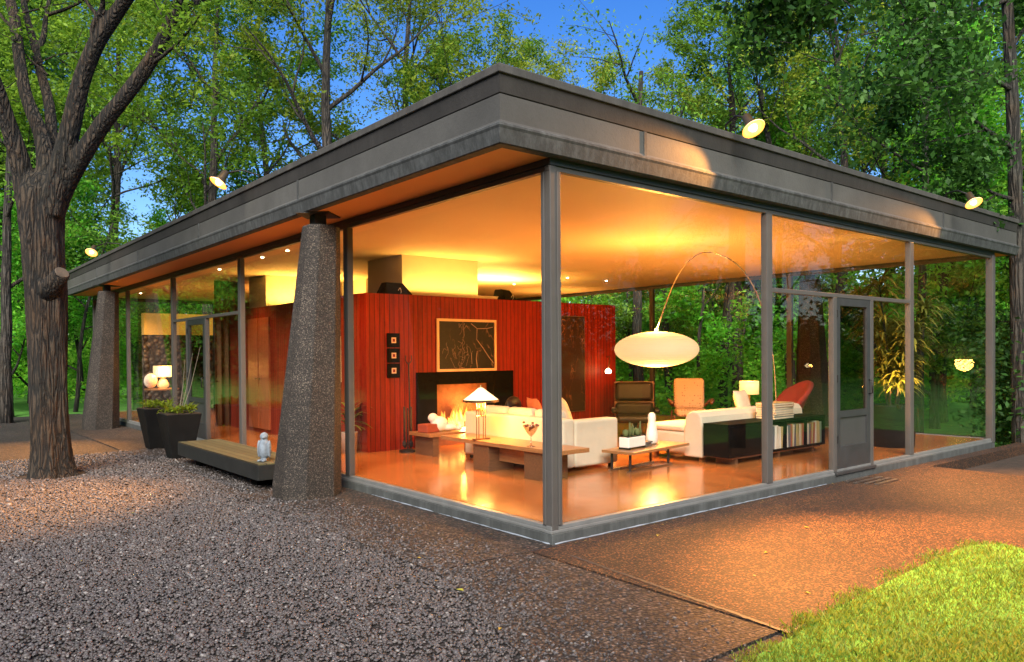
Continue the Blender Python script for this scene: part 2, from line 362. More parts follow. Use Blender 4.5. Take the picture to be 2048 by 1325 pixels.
def aim(d): return Vector(d).to_track_quat('-Z', 'Y').to_euler()
WARM = (1.0, .42, .085); AMBER = (1.0, .40, .085)

# ------------------------------------------------------------------ ground
G = -.12
def hill_z(x, y):
    """woodland floor rises gently away from the house, up on the left, flat round the house"""
    d = np.maximum(0, np.maximum(x - 14, y - 23)); 
    l = np.maximum(0, y - 24) * np.clip((12 - x) / 14, 0, 1)
    return -.16 + .05 * np.minimum(d, 30) + .09 * np.minimum(l, 28) + .25 * np.sin(x * .31) * np.sin(y * .23) * np.clip(d / 8, 0, 1)
def build_ground():
    n = 150; t = np.linspace(-1, 1, n); g = np.sign(t) * (np.abs(t) ** 2.2) * 420
    X, Y = np.meshgrid(g + 6, g + 6, indexing='ij'); Z = hill_z(X, Y)
    near = (np.abs(X - 5) < 11) & (np.abs(Y - 8) < 13); Z = np.where(near, -.3, Z)
    v = np.stack([X.ravel(), Y.ravel(), Z.ravel()], 1)
    i, j = np.meshgrid(np.arange(n - 1), np.arange(n - 1), indexing='ij'); a = (i * n + j).ravel()
    f = np.stack([a, a + n, a + n + 1, a + 1], 1)
    npmesh('ground', v, f, M['grass_ground'], kind='structure', smooth=True)
build_ground()
MB().prism([(-40, -25), (-.02, -25), (-.02, 20.2), (-3.2, 20.0), (-6, 19.2), (-40, 17)], -.42, -.14).build('gravel_yard', M['ground'], kind='structure')
MB().prism([(-1.22, -.045), (-.0, -.045), (-.0, 19.6), (-1.22, 19.4)], -.4, G).build('walkway', M['paving2'], kind='structure')
# paving left of the seam runs out under the loose stones
MB().prism([(-.335, -.1), (-.02, -.06), (-1.22, -.06), (-1.32, -.5), (-1.55, -1.1), (-1.75, -1.7), (-1.9, -2.3), (-.40, -2.34)], -.4, G - .003).build('entrance_paving', M['paving2'], kind='structure')
MB().prism([(-.31, -.1), (-.03, -.06), (10.9, -.06), (10.9, -.27), (6.85, -.25), (6.85, -1.6), (6.6, -3.2), (2.2, -3.0), (-.375, -2.36)], -.4, G).build('terrace_paving', M['paving'], kind='structure')
MB().prism([(6.87, -.28), (13, -.28), (13, -6), (5.5, -6), (5.6, -3.0), (6.6, -3.2), (6.87, -1.6)], -.5, -.27).build('planting_bed', M['soil'], kind='structure')
# lawn
LAWN = [(-1.62, -5.2), (-1.42, -3.4), (-1.16, -2.6), (-.80, -2.42), (-.376, -2.39), (.173, -2.32), (.686, -2.29), (1.3, -2.26), (1.898, -2.24), (2.30, -2.235), (2.544, -2.26), (2.774, -2.40), (2.62, -2.75), (3.2, -3.6), (4.4, -5.2), (5, -9), (-2, -9)]
MB().prism([(a_, b_ - .05) for a_, b_ in LAWN], -.4, G + .004).build('lawn', M['grass_ground'], kind='structure')
def inpoly(px, py, poly):
    c = np.zeros(len(px), bool); n = len(poly)
    for i in range(n):
        x0, y0 = poly[i]; x1, y1 = poly[(i + 1) % n]
        cond = ((y0 > py) != (y1 > py)) & (px < (x1 - x0) * (py - y0) / (y1 - y0 + 1e-9) + x0); c ^= cond
    return c
def build_blades():
    r = np.random.default_rng(3); n = 260000
    x = r.uniform(-2, 5, n); y = r.uniform(-5.6, -2.1, n)
    wob = .05 * np.sin(x * 9) + .03 * np.sin(x * 23 + 1)
    wob = wob + r.normal(0, .035, n); k = inpoly(x, y + wob, LAWN) & (r.random(n) < np.clip(1.5 - .17 * np.hypot(x + 4.3, y + 4.7), .35, 1)); x = x[k]; y = y[k]; n = len(x)
    patch = .5 + .5 * np.sin(x * 3.1 + 2 * np.sin(y * 2.3)) * np.sin(y * 2.7 + 1)
    h = r.uniform(.014, .042, n) * (.7 + .6 * patch) * np.where(r.random(n) < .04, 1.6, 1); a = r.uniform(0, 2 * np.pi, n); wd = r.uniform(.0022, .004, n)
    lean = r.uniform(.1, .9, n) * h; b = r.uniform(0, 2 * np.pi, n)
    dx, dy = np.cos(a) * wd, np.sin(a) * wd; z0 = np.full(n, G)
    p0 = np.stack([x - dx, y - dy, z0], 1); p1 = np.stack([x + dx, y + dy, z0], 1)
    mx, my = x + np.cos(b) * lean * .35, y + np.sin(b) * lean * .35
    p2 = np.stack([mx + dx * .8, my + dy * .8, z0 + h * .6], 1); p3 = np.stack([x + np.cos(b) * lean, y + np.sin(b) * lean, z0 + h], 1)
    v = np.stack([p0, p1, p2, p3], 1).reshape(-1, 3); f = np.arange(4 * n).reshape(-1, 4)
    o = npmesh('grass', v, f, M['blade']); tag(o, 'short bright green lawn grass beside the aggregate terrace', 'grass', kind='stuff')
build_blades()
ICO = None
def ico():
    t = (1 + 5 ** .5) / 2
    v = np.array([(-1, t, 0), (1, t, 0), (-1, -t, 0), (1, -t, 0), (0, -1, t), (0, 1, t), (0, -1, -t), (0, 1, -t), (t, 0, -1), (t, 0, 1), (-t, 0, -1), (-t, 0, 1)], float); v /= np.linalg.norm(v[0])
    f = np.array([(0, 11, 5), (0, 5, 1), (0, 1, 7), (0, 7, 10), (0, 10, 11), (1, 5, 9), (5, 11, 4), (11, 10, 2), (10, 7, 6), (7, 1, 8), (3, 9, 4), (3, 4, 2), (3, 2, 6), (3, 6, 8), (3, 8, 9), (4, 9, 5), (2, 4, 11), (6, 2, 10), (8, 6, 7), (9, 8, 1)])
    return v, f
def pebbles(x, y, s, z0, rng, squash=.6):
    v0, f0 = ico(); n = len(x)
    a = rng.uniform(0, 2 * np.pi, n); ca, sa = np.cos(a), np.sin(a)
    sx = s * rng.uniform(.75, 1.3, n); sy = s * rng.uniform(.6, 1.0, n); sz = s * rng.uniform(.4, .8, n)
    j = 1 + rng.uniform(-.22, .22, (n, 12)); V = v0[None] * j[..., None]
    lx = V[..., 0] * sx[:, None]; ly = V[..., 1] * sy[:, None]; lz = V[..., 2] * sz[:, None]
    tilt = rng.uniform(-.5, .5, n)[:, None]; lz2 = lz * np.cos(tilt) + lx * np.sin(tilt); lx2 = lx * np.cos(tilt) - lz * np.sin(tilt)
    X = x[:, None] + lx2 * ca[:, None] - ly * sa[:, None]; Y = y[:, None] + lx2 * sa[:, None] + ly * ca[:, None]; Z = (z0 + sz * .35)[:, None] + lz2
    v = np.stack([X, Y, Z], -1).reshape(-1, 3); f = (f0[None] + 12 * np.arange(n)[:, None, None]).reshape(-1, 3)
    return v, f
def build_gravel():
    r = np.random.default_rng(5); n = 330000
    x = r.uniform(-7.5, -.4, n); y = r.uniform(-3.6, 9.5, n)
    d = np.hypot(x - CAM.x, y - CAM.y); rel = ((x - CAM.x) * fw.x + (y - CAM.y) * fw.y) / d
    side = ((x - CAM.x) * rt.x + (y - CAM.y) * rt.y)
    ok = (rel > .75) & (side < .5 * d) & (r.random(n) < np.clip(1.25 - d * .075, .25, 1))
    # ragged boundary where loose stones thin out over the paving
    xs = [-1.22, -1.22, -1.45, -1.75, -2.1]; ys = [9.5, -.1, -.8, -1.7, -3.6]
    edge = np.interp(-y, [-9.5, .1, .8, 1.7, 3.6], xs)
    over = x - edge + .10 * np.sin(y * 2.1) + .05 * np.sin(y * 7.3)
    ok &= r.random(n) < np.where(over < 0, 1, np.exp(-over / .38) * .75)
    ok &= np.hypot(x + 2.58, y - 7.3) > .42
    x, y = x[ok], y[ok]; d = d[ok]; n = len(x)
    big_ = r.random(n) < .03
    s = r.uniform(.0065, .0135, n) * np.where(big_, 1.7, 1) * np.clip(.8 + d * .055, 1, 1.5)
    onp = inpoly(x, y, [(-1.22, -.05), (0, -.05), (0, 20), (-1.22, 20)]) | inpoly(x, y, [(0, -.05), (-1.22, -.06), (-1.32, -.5), (-1.55, -1.1), (-1.75, -1.7), (-1.9, -2.3), (3, -2.34)])
    s = np.where(onp, s * .85, s)
    v, f = pebbles(x, y, s, np.where(onp, G - .001, -.131), r)
    print('pebbles', n)
    o = npmesh('gravel', v, f, M['stones']); tag(o, 'loose grey and pink gravel stones covering the yard', 'gravel', kind='stuff')
build_gravel()
# white caulk bead and joint strip
mb = MB(); rr = random.Random(2)
for (a, b) in (((-.05, -.02), (-.05, 3.0)), ((-.02, -.05), (4.4, -.05))):
    pts = []; 
    for i in range(60):
        t = i / 59; pts.append((a[0] + (b[0] - a[0]) * t + rr.uniform(-.006, .004), a[1] + (b[1] - a[1]) * t + rr.uniform(-.006, .004), G + .004))
    mb.tube(pts, [rr.uniform(.002, .009) for _ in pts], 6)
tag(mb.build('sealant_bead', plain('sealant', (.22, .25, .30), .7), smooth=True), 'ragged pale sealant bead where the paving meets the house base', 'sealant')
mb = MB(); 
def joint(p, q, wd, z, seed):
    rr = random.Random(seed); a = Vector(p); b = Vector(q); k = 60; d = (b - a).normalized(); nn = Vector((-d.y, d.x)); vs = []; fs = []
    for i in range(k):
        c = a + (b - a) * i / (k - 1) + nn * rr.uniform(-.006, .006); w_ = wd * rr.uniform(.6, 1.25)
        vs += [(c.x - nn.x * w_, c.y - nn.y * w_, z), (c.x + nn.x * w_, c.y + nn.y * w_, z + .002)]
    for i in range(k - 1): fs.append((2 * i, 2 * i + 1, 2 * i + 3, 2 * i + 2))
    mb.add(vs, fs)
joint((-.17, -.40), (-.385, -2.40), .014, G + .004, 1); joint((-.385, -2.40), (-.20, -2.385), .014, G + .005, 2); joint((-1.05, -.035), (-.05, -.10), .007, G + .004, 3)
mb.build('paving_joint', plain('joint_rubber', (.02, .025, .03), .6), kind='structure')

# ------------------------------------------------------------------ the house
FX, FY = 9.8, 18.0; ZC = 3.08
house = thing('glass_house', 'single storey glass walled house with heavy concrete roof edge on tapered pillars', 'house')
def part(mbx, name, m, **k): return mbx.build(name, m, house, **k)
part(MB().box(-.02, FX + .02, -.02, FY + .02, -.35, -.05), 'foundation', M['curb'])
part(MB().box(.07, FX - .07, .07, FY - .07, -.048, .02), 'floor', M['floor'])
for nm, a in (('curb', (-.05, FX + .05, -.05, .09)), ('curb', (-.05, FX + .05, FY - .09, FY + .05)), ('curb', (-.05, .09, .09, FY - .09)), ('curb', (FX - .09, FX + .05, .09, FY - .09))):
    part(MB().box(*a, -.3, -.035), nm, M['curb'], bevel=.006)
# roof
ox0, ox1, oy0, oy1 = -.636, FX + .83, -.127, FY + .05
def ring(x0, x1, y0, y1, z0, z1, th=.25):
    m_ = MB(); m_.box(x0, x1, y0, y0 + th, z0, z1); m_.box(x0, x1, y1 - th, y1, z0, z1); m_.box(x0, x0 + th, y0 + th, y1 - th, z0, z1); m_.box(x1 - th, x1, y0 + th, y1 - th, z0, z1); return m_
def shell(x0, x1, y0, y1, prof, seg=1):
    """continuous edge moulding: prof = list of (outward offset, z)"""
    m_ = MB(); vs = []; fs = []; k = len(prof)
    for o_, z in prof: vs += [(x0 - o_, y0 - o_, z), (x1 + o_, y0 - o_, z), (x1 + o_, y1 + o_, z), (x0 - o_, y1 + o_, z)]
    for i in range(k - 1):
        for j in range(4): fs.append((i * 4 + j, i * 4 + (j + 1) % 4, (i + 1) * 4 + (j + 1) % 4, (i + 1) * 4 + j))
    return m_.add(vs, fs)
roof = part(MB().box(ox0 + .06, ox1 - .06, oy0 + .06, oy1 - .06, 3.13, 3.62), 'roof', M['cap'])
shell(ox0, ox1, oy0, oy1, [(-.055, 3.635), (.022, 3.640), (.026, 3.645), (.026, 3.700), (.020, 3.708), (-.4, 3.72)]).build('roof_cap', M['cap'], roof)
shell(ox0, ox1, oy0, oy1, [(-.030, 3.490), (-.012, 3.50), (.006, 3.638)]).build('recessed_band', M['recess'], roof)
shell(ox0, ox1, oy0, oy1, [(.004, 3.268), (-.006, 3.285), (-.006, 3.485), (-.030, 3.490)]).build('concrete_fascia', M['fascia'], roof)
shell(ox0, ox1, oy0, oy1, [(-.10, 3.100), (-.012, 3.100), (.0, 3.108), (.020, 3.215), (.030, 3.235), (.028, 3.252), (.004, 3.268)]).build('fascia_lip', M['lip'], roof)
for y in (3.6, 7.2, 10.8, 14.4): MB().box(ox0 - .008, ox0 + .01, y - .016, y + .016, 3.264, 3.487).build('joint_strip', M['lip'], roof)
for x in (1.05, 4.4, 7.6): MB().box(x - .016, x + .016, oy0 - .008, oy0 + .01, 3.264, 3.487).build('joint_strip', M['lip'], roof)
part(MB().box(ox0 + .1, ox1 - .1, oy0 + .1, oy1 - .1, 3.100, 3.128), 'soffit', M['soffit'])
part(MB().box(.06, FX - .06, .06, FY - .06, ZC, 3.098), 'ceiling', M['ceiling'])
# dark header channel above the glass
for a in ((-.045, FX + .045, -.045, .045), (-.045, FX + .045, FY - .045, FY + .045), (-.045, .045, .045, FY - .045), (FX - .045, FX + .045, .045, FY - .045)):
    part(MB().box(*a, 3.045, 3.099), 'header_channel', M['frame_dark'])
for a in ((-.04, FX + .04, -.03, .03), (-.04, FX + .04, FY - .03, FY + .03), (-.03, .03, .03, FY - .03), (FX - .03, FX + .03, .03, FY - .03)):
    part(MB().box(*a, 3.0, 3.045), 'head_rail', M['frame'], bevel=.004)
    x0, x1, y0, y1 = a
    m_ = MB().box(x0 - .012, x1 + .012, y0 - .012, y1 + .012, -.034, -.008).box(x0, x1, y0, y1, -.008, .028)
    part(m_, 'sill_rail', M['sill'], bevel=.004)
# posts
def post(x, y, wx, wy, z0=.028, z1=3.0): 
    part(MB().box(x - wx, x + wx, y - wy, y + wy, z0, z1), 'mullion', M['frame'], bevel=.005)
YB = [3.62, 7.2, 10.85, 14.45]; XB = [3.22, 6.78]
part(MB().box(-.036, .036, -.036, .036, -.034, 3.045).box(-.042, -.01, .038, .078, .028, 3.0).box(.038, .078, -.042, -.01, .028, 3.0), 'corner_post', M['frame'], bevel=.006)
for x, y in ((FX, 0), (0, FY), (FX, FY)): part(MB().box(x - .055, x + .055, y - .055, y + .055, -.034, 3.045), 'corner_post', M['frame'], bevel=.006)
for y in YB:
    for x in (0, FX): post(x, y, .038, .055)
for x in XB:
    for y in (0, FY): post(x, y, .055, .038)
def pane(x0, x1, y0, y1, z0=.02, z1=3.005, m=None):
    return part(MB().box(x0, x1, y0, y1, z0, z1), 'window_pane', m or M['glass'])
def pX(a, b, Y, z0=.02, z1=3.005): pane(a, b, Y - .004, Y + .004, z0, z1)
def pY(a, b, X, z0=.02, z1=3.005): pane(X - .004, X + .004, a, b, z0, z1)
ys = [.05] + sum([[y - .03, y + .03] for y in YB], []) + [FY - .05]
for i in range(5):
    a, b = ys[2 * i], ys[2 * i + 1]
    pY(a, b, FX)
    if i != 2: pY(a, b, 0)
xs_ = [.05] + sum([[x - .03, x + .03] for x in XB], []) + [FX - .05]
for i in range(3):
    a, b = xs_[2 * i], xs_[2 * i + 1]
    pX(a, b, FY)
    if i != 1: pX(a, b, 0)
TZ = 2.165
def doorset(face, a, b, d0, d1, hinge):
    """transom bar, jambs, side lights and a narrow glazed metal door between a and b"""
    def bx(u0, u1, v0, v1, z0, z1): return MB().box(u0, u1, v0, v1, z0, z1) if face == 'X' else MB().box(v0, v1, u0, u1, z0, z1)
    part(bx(a, b, -.032, .032, TZ - .025, TZ + .025), 'transom_bar', M['frame'], bevel=.004)
    for u in (d0 - .045, d1 + .045):
        part(bx(u - .038, u + .038, -.035, .035, .0, TZ - .025), 'door_jamb', M['frame'], bevel=.004)
    def pn(u0, u1, z0, z1): part(bx(u0, u1, -.004, .004, z0, z1), 'window_pane', M['glass'])
    pn(a, b, TZ + .02, 3.005); pn(a, d0 - .08, .02, TZ - .02); pn(d1 + .08, b, .02, TZ - .02)
    d = part(bx(d0 - .005, d0 + .085, -.028, .022, .0, TZ - .028), 'door', M['frame_dark'])
    m_ = bx(d0 - .005, d0 + .085, -.028, .022, .0, TZ - .028)
    for u0, u1, z0, z1 in ((d1 - .085, d1 + .005, 0, TZ - .028), (d0 + .085, d1 - .085, 0, .30), (d0 + .085, d1 - .085, TZ - .12, TZ - .028), (d0 + .085, d1 - .085, .66, .74)):
        q = bx(u0, u1, -.0275, .0215, z0, z1); m_.add(q.v, q.f)
    me = d.data; me.clear_geometry(); me.from_pydata(m_.v, [], m_.f); me.update(); d['label'] = 'dark metal door with glass over a low kick panel'
    bx(d0 + .08, d1 - .08, -.006, .004, .73, TZ - .11).build('door_glass', M['glass_door'], d)
    bx(d0 + .08, d1 - .08, -.008, .006, .29, .67).build('kick_panel', plain('grey_panel', (.05, .05, .05), .4), d)
    h = MB(); u = d1 - .035 if hinge == 'a' else d0 + .04
    pts = [(u, -.03, .93), (u, -.075, .94), (u, -.075, 1.10), (u, -.03, 1.11)]
    if face != 'X': pts = [(y_, x_, z_) for x_, y_, z_ in pts]
    h.tube(pts, .009, 8).build('handle', M['ironblack'], d, smooth=True)
    for z in (.35, 1.1, 1.9):
        hb = MB()
        p = [((d0 + .0) if hinge == 'a' else (d1 - .0), -.036, z), ((d0 + .0) if hinge == 'a' else (d1 - .0), -.036, z + .09)]
        if face != 'X': p = [(y_, x_, z_) for x_, y_, z_ in p]
        hb.tube(p, .009, 8).build('hinge', M['ironblack'], d)
doorset('X', XB[0] + .045, XB[1] - .045, 4.70, 5.56, 'a')
doorset('Y', YB[1] + .045, YB[2] - .045, 8.93, 9.90, 'b')
part(MB().box(4.62, 5.64, -.075, -.045, -.035, .0).box(4.62, 5.64, -.045, .05, -.0345, .0), 'door_threshold', M['frame_dark'], bevel=.004)

# tapered aggregate pillars
def pillar(x, y, sgn):
    """sgn = +1 when the house lies on the +X side"""
    s = sgn
    def oct_(cx, cy, hx, hy, ch): 
        p = [(cx - hx, cy - hy + ch), (cx - hx + ch, cy - hy), (cx + hx - ch, cy - hy), (cx + hx, cy - hy + ch), (cx + hx, cy + hy - ch), (cx + hx - ch, cy + hy), (cx - hx + ch, cy + hy), (cx - hx, cy + hy - ch)]
        return p
    bot = oct_(x - .155 * s, y + .02, .36, .33, .19); top = oct_(x + .03 * s, y - .02, .20, .18, .10)
    mid = [tuple((a * .55 + b * .45) for a, b in zip(p, q)) for p, q in zip(bot, top)]
    m_ = MB(); n = 8; m_.add([(a, b, -.28) for a, b in bot] + [(a, b, .02) for a, b in bot] + [(a, b, 2.94) for a, b in top] + [(p[0] + (x - p[0]) * .06, p[1] + (y - p[1]) * .06, 2.965) for p in top],
        [tuple(range(8))[::-1]] + [(r_ * 8 + i, r_ * 8 + (i + 1) % 8, (r_ + 1) * 8 + (i + 1) % 8, (r_ + 1) * 8 + i) for r_ in range(3) for i in range(8)] + [tuple(range(24, 32))])
    p = part(m_, 'pillar', M['pillar'], bevel=.012)
    MB().box(x - .07, x + .07, y - .07, y + .07, 2.964, 3.0995).build('bearing_pin', M['ironblack'], p)
    MB().box(x - .2, x + .2, y - .2, y + .2, 3.088, 3.0992, R(45)).build('bearing_plate', M['ironblack'], p)
for y in (3.5, 14.42):
    pillar(-.44, y, 1); pillar(FX + .56, y, -1)

# ------------------------------------------------------------------ the wood core
core = part(MB().box(1.22, 6.62, 5.62, 11.2, .02, 2.40), 'core', M['redside'])
def core_front():
    # front cladding with an opening for the hearth; X 1.22..6.62, plane Y 5.43
    a, b, z = 1.22, 6.62, 2.41; x0, x1, z0, z1 = 2.08, 4.03, .02, 1.20
    m_ = MB().box(a, x0, 5.43, 5.62, .02, z).box(x1, b, 5.43, 5.62, .02, z).box(x0, x1, 5.43, 5.62, z1, z)
    m_.build('board_cladding', M['red'], core)
core_front()
MB().box(1.2, 1.225, 5.62, 11.2, .02, 2.41).build('board_cladding', M['redside'], core)
for y in (9.06, 9.60): MB().box(1.165, 1.2, y, y + .50, .10, 2.2).build('cupboard_door', M['doorwood'], core, bevel=.004)
for y in (9.50, 9.66): MB().ell((1.145, y, 1.05), (.02, .02, .02), 10, 8).build('door_knob', M['brass'], core, smooth=True)
for nm, bx in (('chimney_block', (2.06, 3.56, 5.78, 6.9)), ('chimney_block', (1.50, 2.28, 10.0, 10.9)), ('chimney_block', (3.44, 4.3, 9.5, 10.6))):
    MB().box(*bx, 2.41, ZC).build(nm, M['cream'], core)
# uplights hidden on top of the core
def uplight(name, x0, x1, y, power, lab):
    t = thing('strip_uplight', lab, 'uplight', (0, 0, 0))
    MB().box(x0, x1, y - .05, y + .05, 2.411, 2.44).box(x0, x1, y - .05, y - .043, 2.44, 2.47).box(x0, x1, y + .043, y + .05, 2.44, 2.47).build('housing', M['cream'], t)
    MB().box(x0 + .01, x1 - .01, y - .035, y + .035, 2.44, 2.447).build('tube', emis('uplight_tube' + name, (1, .6, .2), 3), t)
    pt(name, ((x0 + x1) / 2, y, 2.475), power, (1.0, .56, .11), kind='AREA', size=x1 - x0, sy=.07, rot=(math.pi, 0, 0), parent=t)
uplight('uplight_front', 1.95, 4.0, 5.60, 15, 'strip uplight on the red core in front of the cream chimney')
uplight('uplight_rear', 1.5, 3.3, 9.75, 40, 'strip uplight on the core roof washing the rear chimney blocks')
uplight('uplight_side', 4.8, 6.3, 8.0, 170, 'strip uplight on the far right of the core top')
# hearth surround
fp = MB().box(2.08, 2.455, 5.40, 5.6, .02, 1.20).box(3.60, 4.03, 5.40, 5.6, .02, 1.20).box(2.455, 3.60, 5.40, 5.6, 1.0, 1.20).build('fireplace_surround', M['black'], core, bevel=.004)
MB().box(2.455, 3.60, 5.61, 5.618, .02, 1.0).build('firebox', M['brick'], core)
MB().box(2.455, 3.60, 5.39, 5.6, .02, .20).build('firebox_hearth', M['brick'], core)
fire = thing('hearth_fire', 'orange flames burning on logs in the black fireplace', 'fire', (3.0, 5.5, .2))
m_ = MB(); rr = random.Random(4)
for k in range(4): m_.tube([(-.42 + .06 * k, -.05 + .02 * k, .05 + .035 * k), (.1, -.03 + .02 * k, .06 + .03 * k), (.36 - .03 * k, -.02, .05 + .04 * k)], [.045, .05, .04], 8)
m_.build('logs', M['log'], fire)
m_ = MB()
for k in range(34):
    x = rr.uniform(-.40, .30); h = rr.uniform(.10, .44) * (1.15 - abs(x + .05) * 1.2); y = rr.uniform(-.05, .03); r0 = rr.uniform(.022, .055); ph = rr.uniform(0, 6)
    m_.tube([(x, y, .05), (x + .02 * math.sin(ph), y, .05 + h * .35), (x + .03 * math.sin(ph + 1.5), y, .05 + h * .7), (x + .04 * math.sin(ph + 2.5), y, .05 + h)], [r0 * .7, r0, r0 * .55, .002], 6)
m_.build('flames', M['fire'], fire, smooth=True)
pt('fire_light', (0, -.16, .30), 38, (1, .42, .08), .12, parent=fire)

# downlights
dls = [(.42, 9.45), (.40, 7.35), (.40, 6.35), (6.70, 8.6), (6.72, 6.87), (7.87, 6.85), (.42, 4.75), (.5, 12.6), (.6, 15.8), (4.0, 13.6), (8.4, 13.0)]
dlab = ['over the left entrance door', 'left of the near aggregate pillar', 'just behind the near aggregate pillar', 'right of the cream chimney above a tilted speaker', 'right of the corner post above the red wall', 'second right of the corner post above the red wall',
 'added unseen behind the near aggregate pillar by the side glass', 'above the hall behind the planters', 'above the far round table', 'over the back hall', 'over the far right hall']
for i, (x, y) in enumerate(dls):
    t = thing('downlight', 'small round ceiling downlight ' + dlab[i], 'downlight', (x, y, ZC), 0, 'downlights in the plaster ceiling')
    if i == 0:
        m_ring = MB().lathe([(.032, -.008), (.042, -.008), (.042, -.001), (.032, -.001)], n=20).build('trim_ring', M['brass'], t, smooth=True)
        m_lens = MB().ell((0, 0, -.008), (.028, .028, .016), 16, 8).build('lens', M['bulb_small'], t, smooth=True)
    else:
        for q in (m_ring, m_lens):
            c = q.copy(); C.objects.link(c); c.parent = t
    pt('downlight_beam', (0, 0, -.045), (60 if i != 6 else 150) if i < 7 else 90, WARM, .04, 'SPOT', spot=R(118 if i != 6 else 150), blend=.7, parent=t)  # the unseen one by the pillar is added to light its inner face
# a soft lamp glow filling the back of the house comes from the added floor lamps below

# ------------------------------------------------------------------ roof spotlights
def roof_spot(x, y, z, bx, by, tx, ty, tz, power, lab, spot=105, blend=.55, side=0):
    t = thing('spotlight', lab, 'spotlight', (x, y, z), 0, 'amber spotlights on arms along the roof edge')
    d = (Vector((tx, ty, tz)) - Vector((x, y, z))).normalized(); q = d.to_track_quat('Z', 'Y').to_matrix()
    m_ = MB().lathe([(.02, -.16), (.045, -.14), (.05, -.05), (.075, .0), (.082, .02), (.078, .02), (.066, .0), (.05, -.03)], n=16); m_.v = [tuple(q @ Vector(v)) for v in m_.v]; m_.build('lamp_housing', M['brass'], t, smooth=True)
    m_ = MB().ell((0, 0, .015), (.046, .046, .055), 16, 10); m_.v = [tuple(q @ Vector(v)) for v in m_.v]; m_.build('lens', M['bulb'], t, smooth=True)
    m_ = MB().lathe([(.047, .0), (.066, .012), (.086, .028), (.112, .046), (.116, .040), (.088, .018)], n=18); m_.v = [tuple(q @ Vector(v)) for v in m_.v]; m_.build('halo_ring', M['rim'], t, smooth=True)  # flared ring added so its emission reads as the glow around the lamp
    b = Vector((bx - x, by - y, 3.70 - z)); s0 = d * -.13
    MB().tube([b + Vector((0, 0, .03)), b + Vector((0, 0, .12)), (b + Vector((0, 0, .12))) * .5 + s0 * .5 + Vector((0, 0, .05)), s0], .011, 7).lathe([(.04, 0), (.04, .03), (.015, .035)], tuple(b), 10).build('arm', M['ironblack'], t, smooth=True)
    pt('spot_beam', tuple(d * .125), power, AMBER, .035, 'SPOT', spot=R(spot), blend=blend, rot=aim(d), parent=t)
    if side: pt('side_beam', tuple(d * .125 + Vector((-.03, .02, .0))), side, AMBER, .03, 'SPOT', spot=R(86), blend=.5, rot=aim(Vector((-1.0, .10, -.80))), parent=t)
roof_spot(-1.00, 5.14, 3.71, -.55, 5.0, -3.5, 5.2, -.1, 1700, 'glowing spotlight on left roof edge above the near pillar', 62, .9)
roof_spot(-1.00, 12.95, 3.67, -.55, 12.6, -2.9, 10.6, -.1, 1500, 'distant glowing spotlight on left roof edge nearest the big tree', 62, .9)
roof_spot(2.30, -.42, 3.70, 2.4, -.05, 1.75, -3.05, -.1, 3000, 'brightest spotlight above the middle of the right roof edge', 72, .6, 130)
roof_spot(7.75, -.46, 3.62, 7.9, -.05, 6.6, -2.6, -.1, 1300, 'spotlight near the far right end of the roof edge', 84, .7, 60)

# ------------------------------------------------------------------ things in the living room
def simple(name, lab, cat, mbx, m, loc=(0, 0, 0), rz=0, group=None, **k):
    o = mbx.build(name, m, None, **k); o.location = loc; o.rotation_euler = (0, 0, rz); return tag(o, lab, cat, group)
# sofa one (back towards the left glass wall)
def softbox(x0, x1, y0, y1, z0, z1): return MB().box(x0, x1, y0, y1, z0, z1)
s1 = thing('sofa', 'white upholstered sofa seen from behind, in front of the fireplace', 'sofa', (2.0, 2.0, .02))
softbox(.02, .96, .03, 1.98, .06, .36).build('seat_base', M['white_fab'], s1, bevel=.03, seg=3)
softbox(0, .2, .0, 2.04, .05, .655).build('backrest', M['white_fab'], s1, bevel=.035, seg=4)
softbox(.205, .98, .0, .2, .05, .63).build('armrest', M['white_fab'], s1, bevel=.035, seg=4)
softbox(.205, .98, 1.84, 2.04, .05, .63).build('armrest', M['white_fab'], s1, bevel=.035, seg=4)
for k in range(2): softbox(.21, .97, .21 + k * .815, 1.015 + k * .815, .365, .47).build('seat_cushion', M['white_fab'], s1, bevel=.04, seg=3)
for k in range(3): softbox(.18, .34, .25 + k * .55, .76 + k * .55, .47, .74).build('back_cushion', M['white_fab'], s1, bevel=.06, seg=3)
m_ = MB()
for x, y in ((.05, .05), (.9, .05), (.05, 1.95), (.9, 1.95)): m_.box(x, x + .05, y, y + .05, 0, .06)
for k in range(4): MB().box(*[(.05, .1, .05, .1), (.88, .93, .05, .1), (.05, .1, 1.93, 1.98), (.88, .93, 1.93, 1.98)][k], 0, .06).build('leg', M['black'], s1)
def pillow(name, lab, m, loc, rot, s=(.42, .42, .13)):
    m_ = MB(); n = 10; vs = []; fs = []
    for side in (1, -1):
        for i in range(n + 1):
            for j in range(n + 1):
                u, v = i / n * 2 - 1, j / n * 2 - 1; b = (1 - u ** 4) * (1 - v ** 4); pinch = 1 - .07 * (1 - abs(u * v))
                vs.append((u * s[0] / 2 * pinch, v * s[1] / 2 * pinch, side * (s[2] / 2) * b ** .7))
    for side in range(2):
        o_ = side * (n + 1) ** 2
        for i in range(n):
            for j in range(n):
                a = o_ + i * (n + 1) + j; q = (a, a + n + 1, a + n + 2, a + 1); fs.append(q if side == 0 else q[::-1])
    m_.add(vs, fs); o = m_.build(name, m, smooth=True); o.location = loc; o.rotation_euler = rot; return tag(o, lab, 'cushion')
def dotted(name, base, dot, scale):
    m, n, b, N, L = mat(name); co = texco(N); v = N.new('ShaderNodeTexVoronoi'); v.inputs['Scale'].default_value = scale; v.inputs['Randomness'].default_value = .35; L.new(co, v.inputs['Vector'])
    L.new(ramp(N, L, v.outputs['Distance'], [(.26, dot), (.3, base)]), b.inputs['Base Color']); b.inputs['Roughness'].default_value = .9; return m
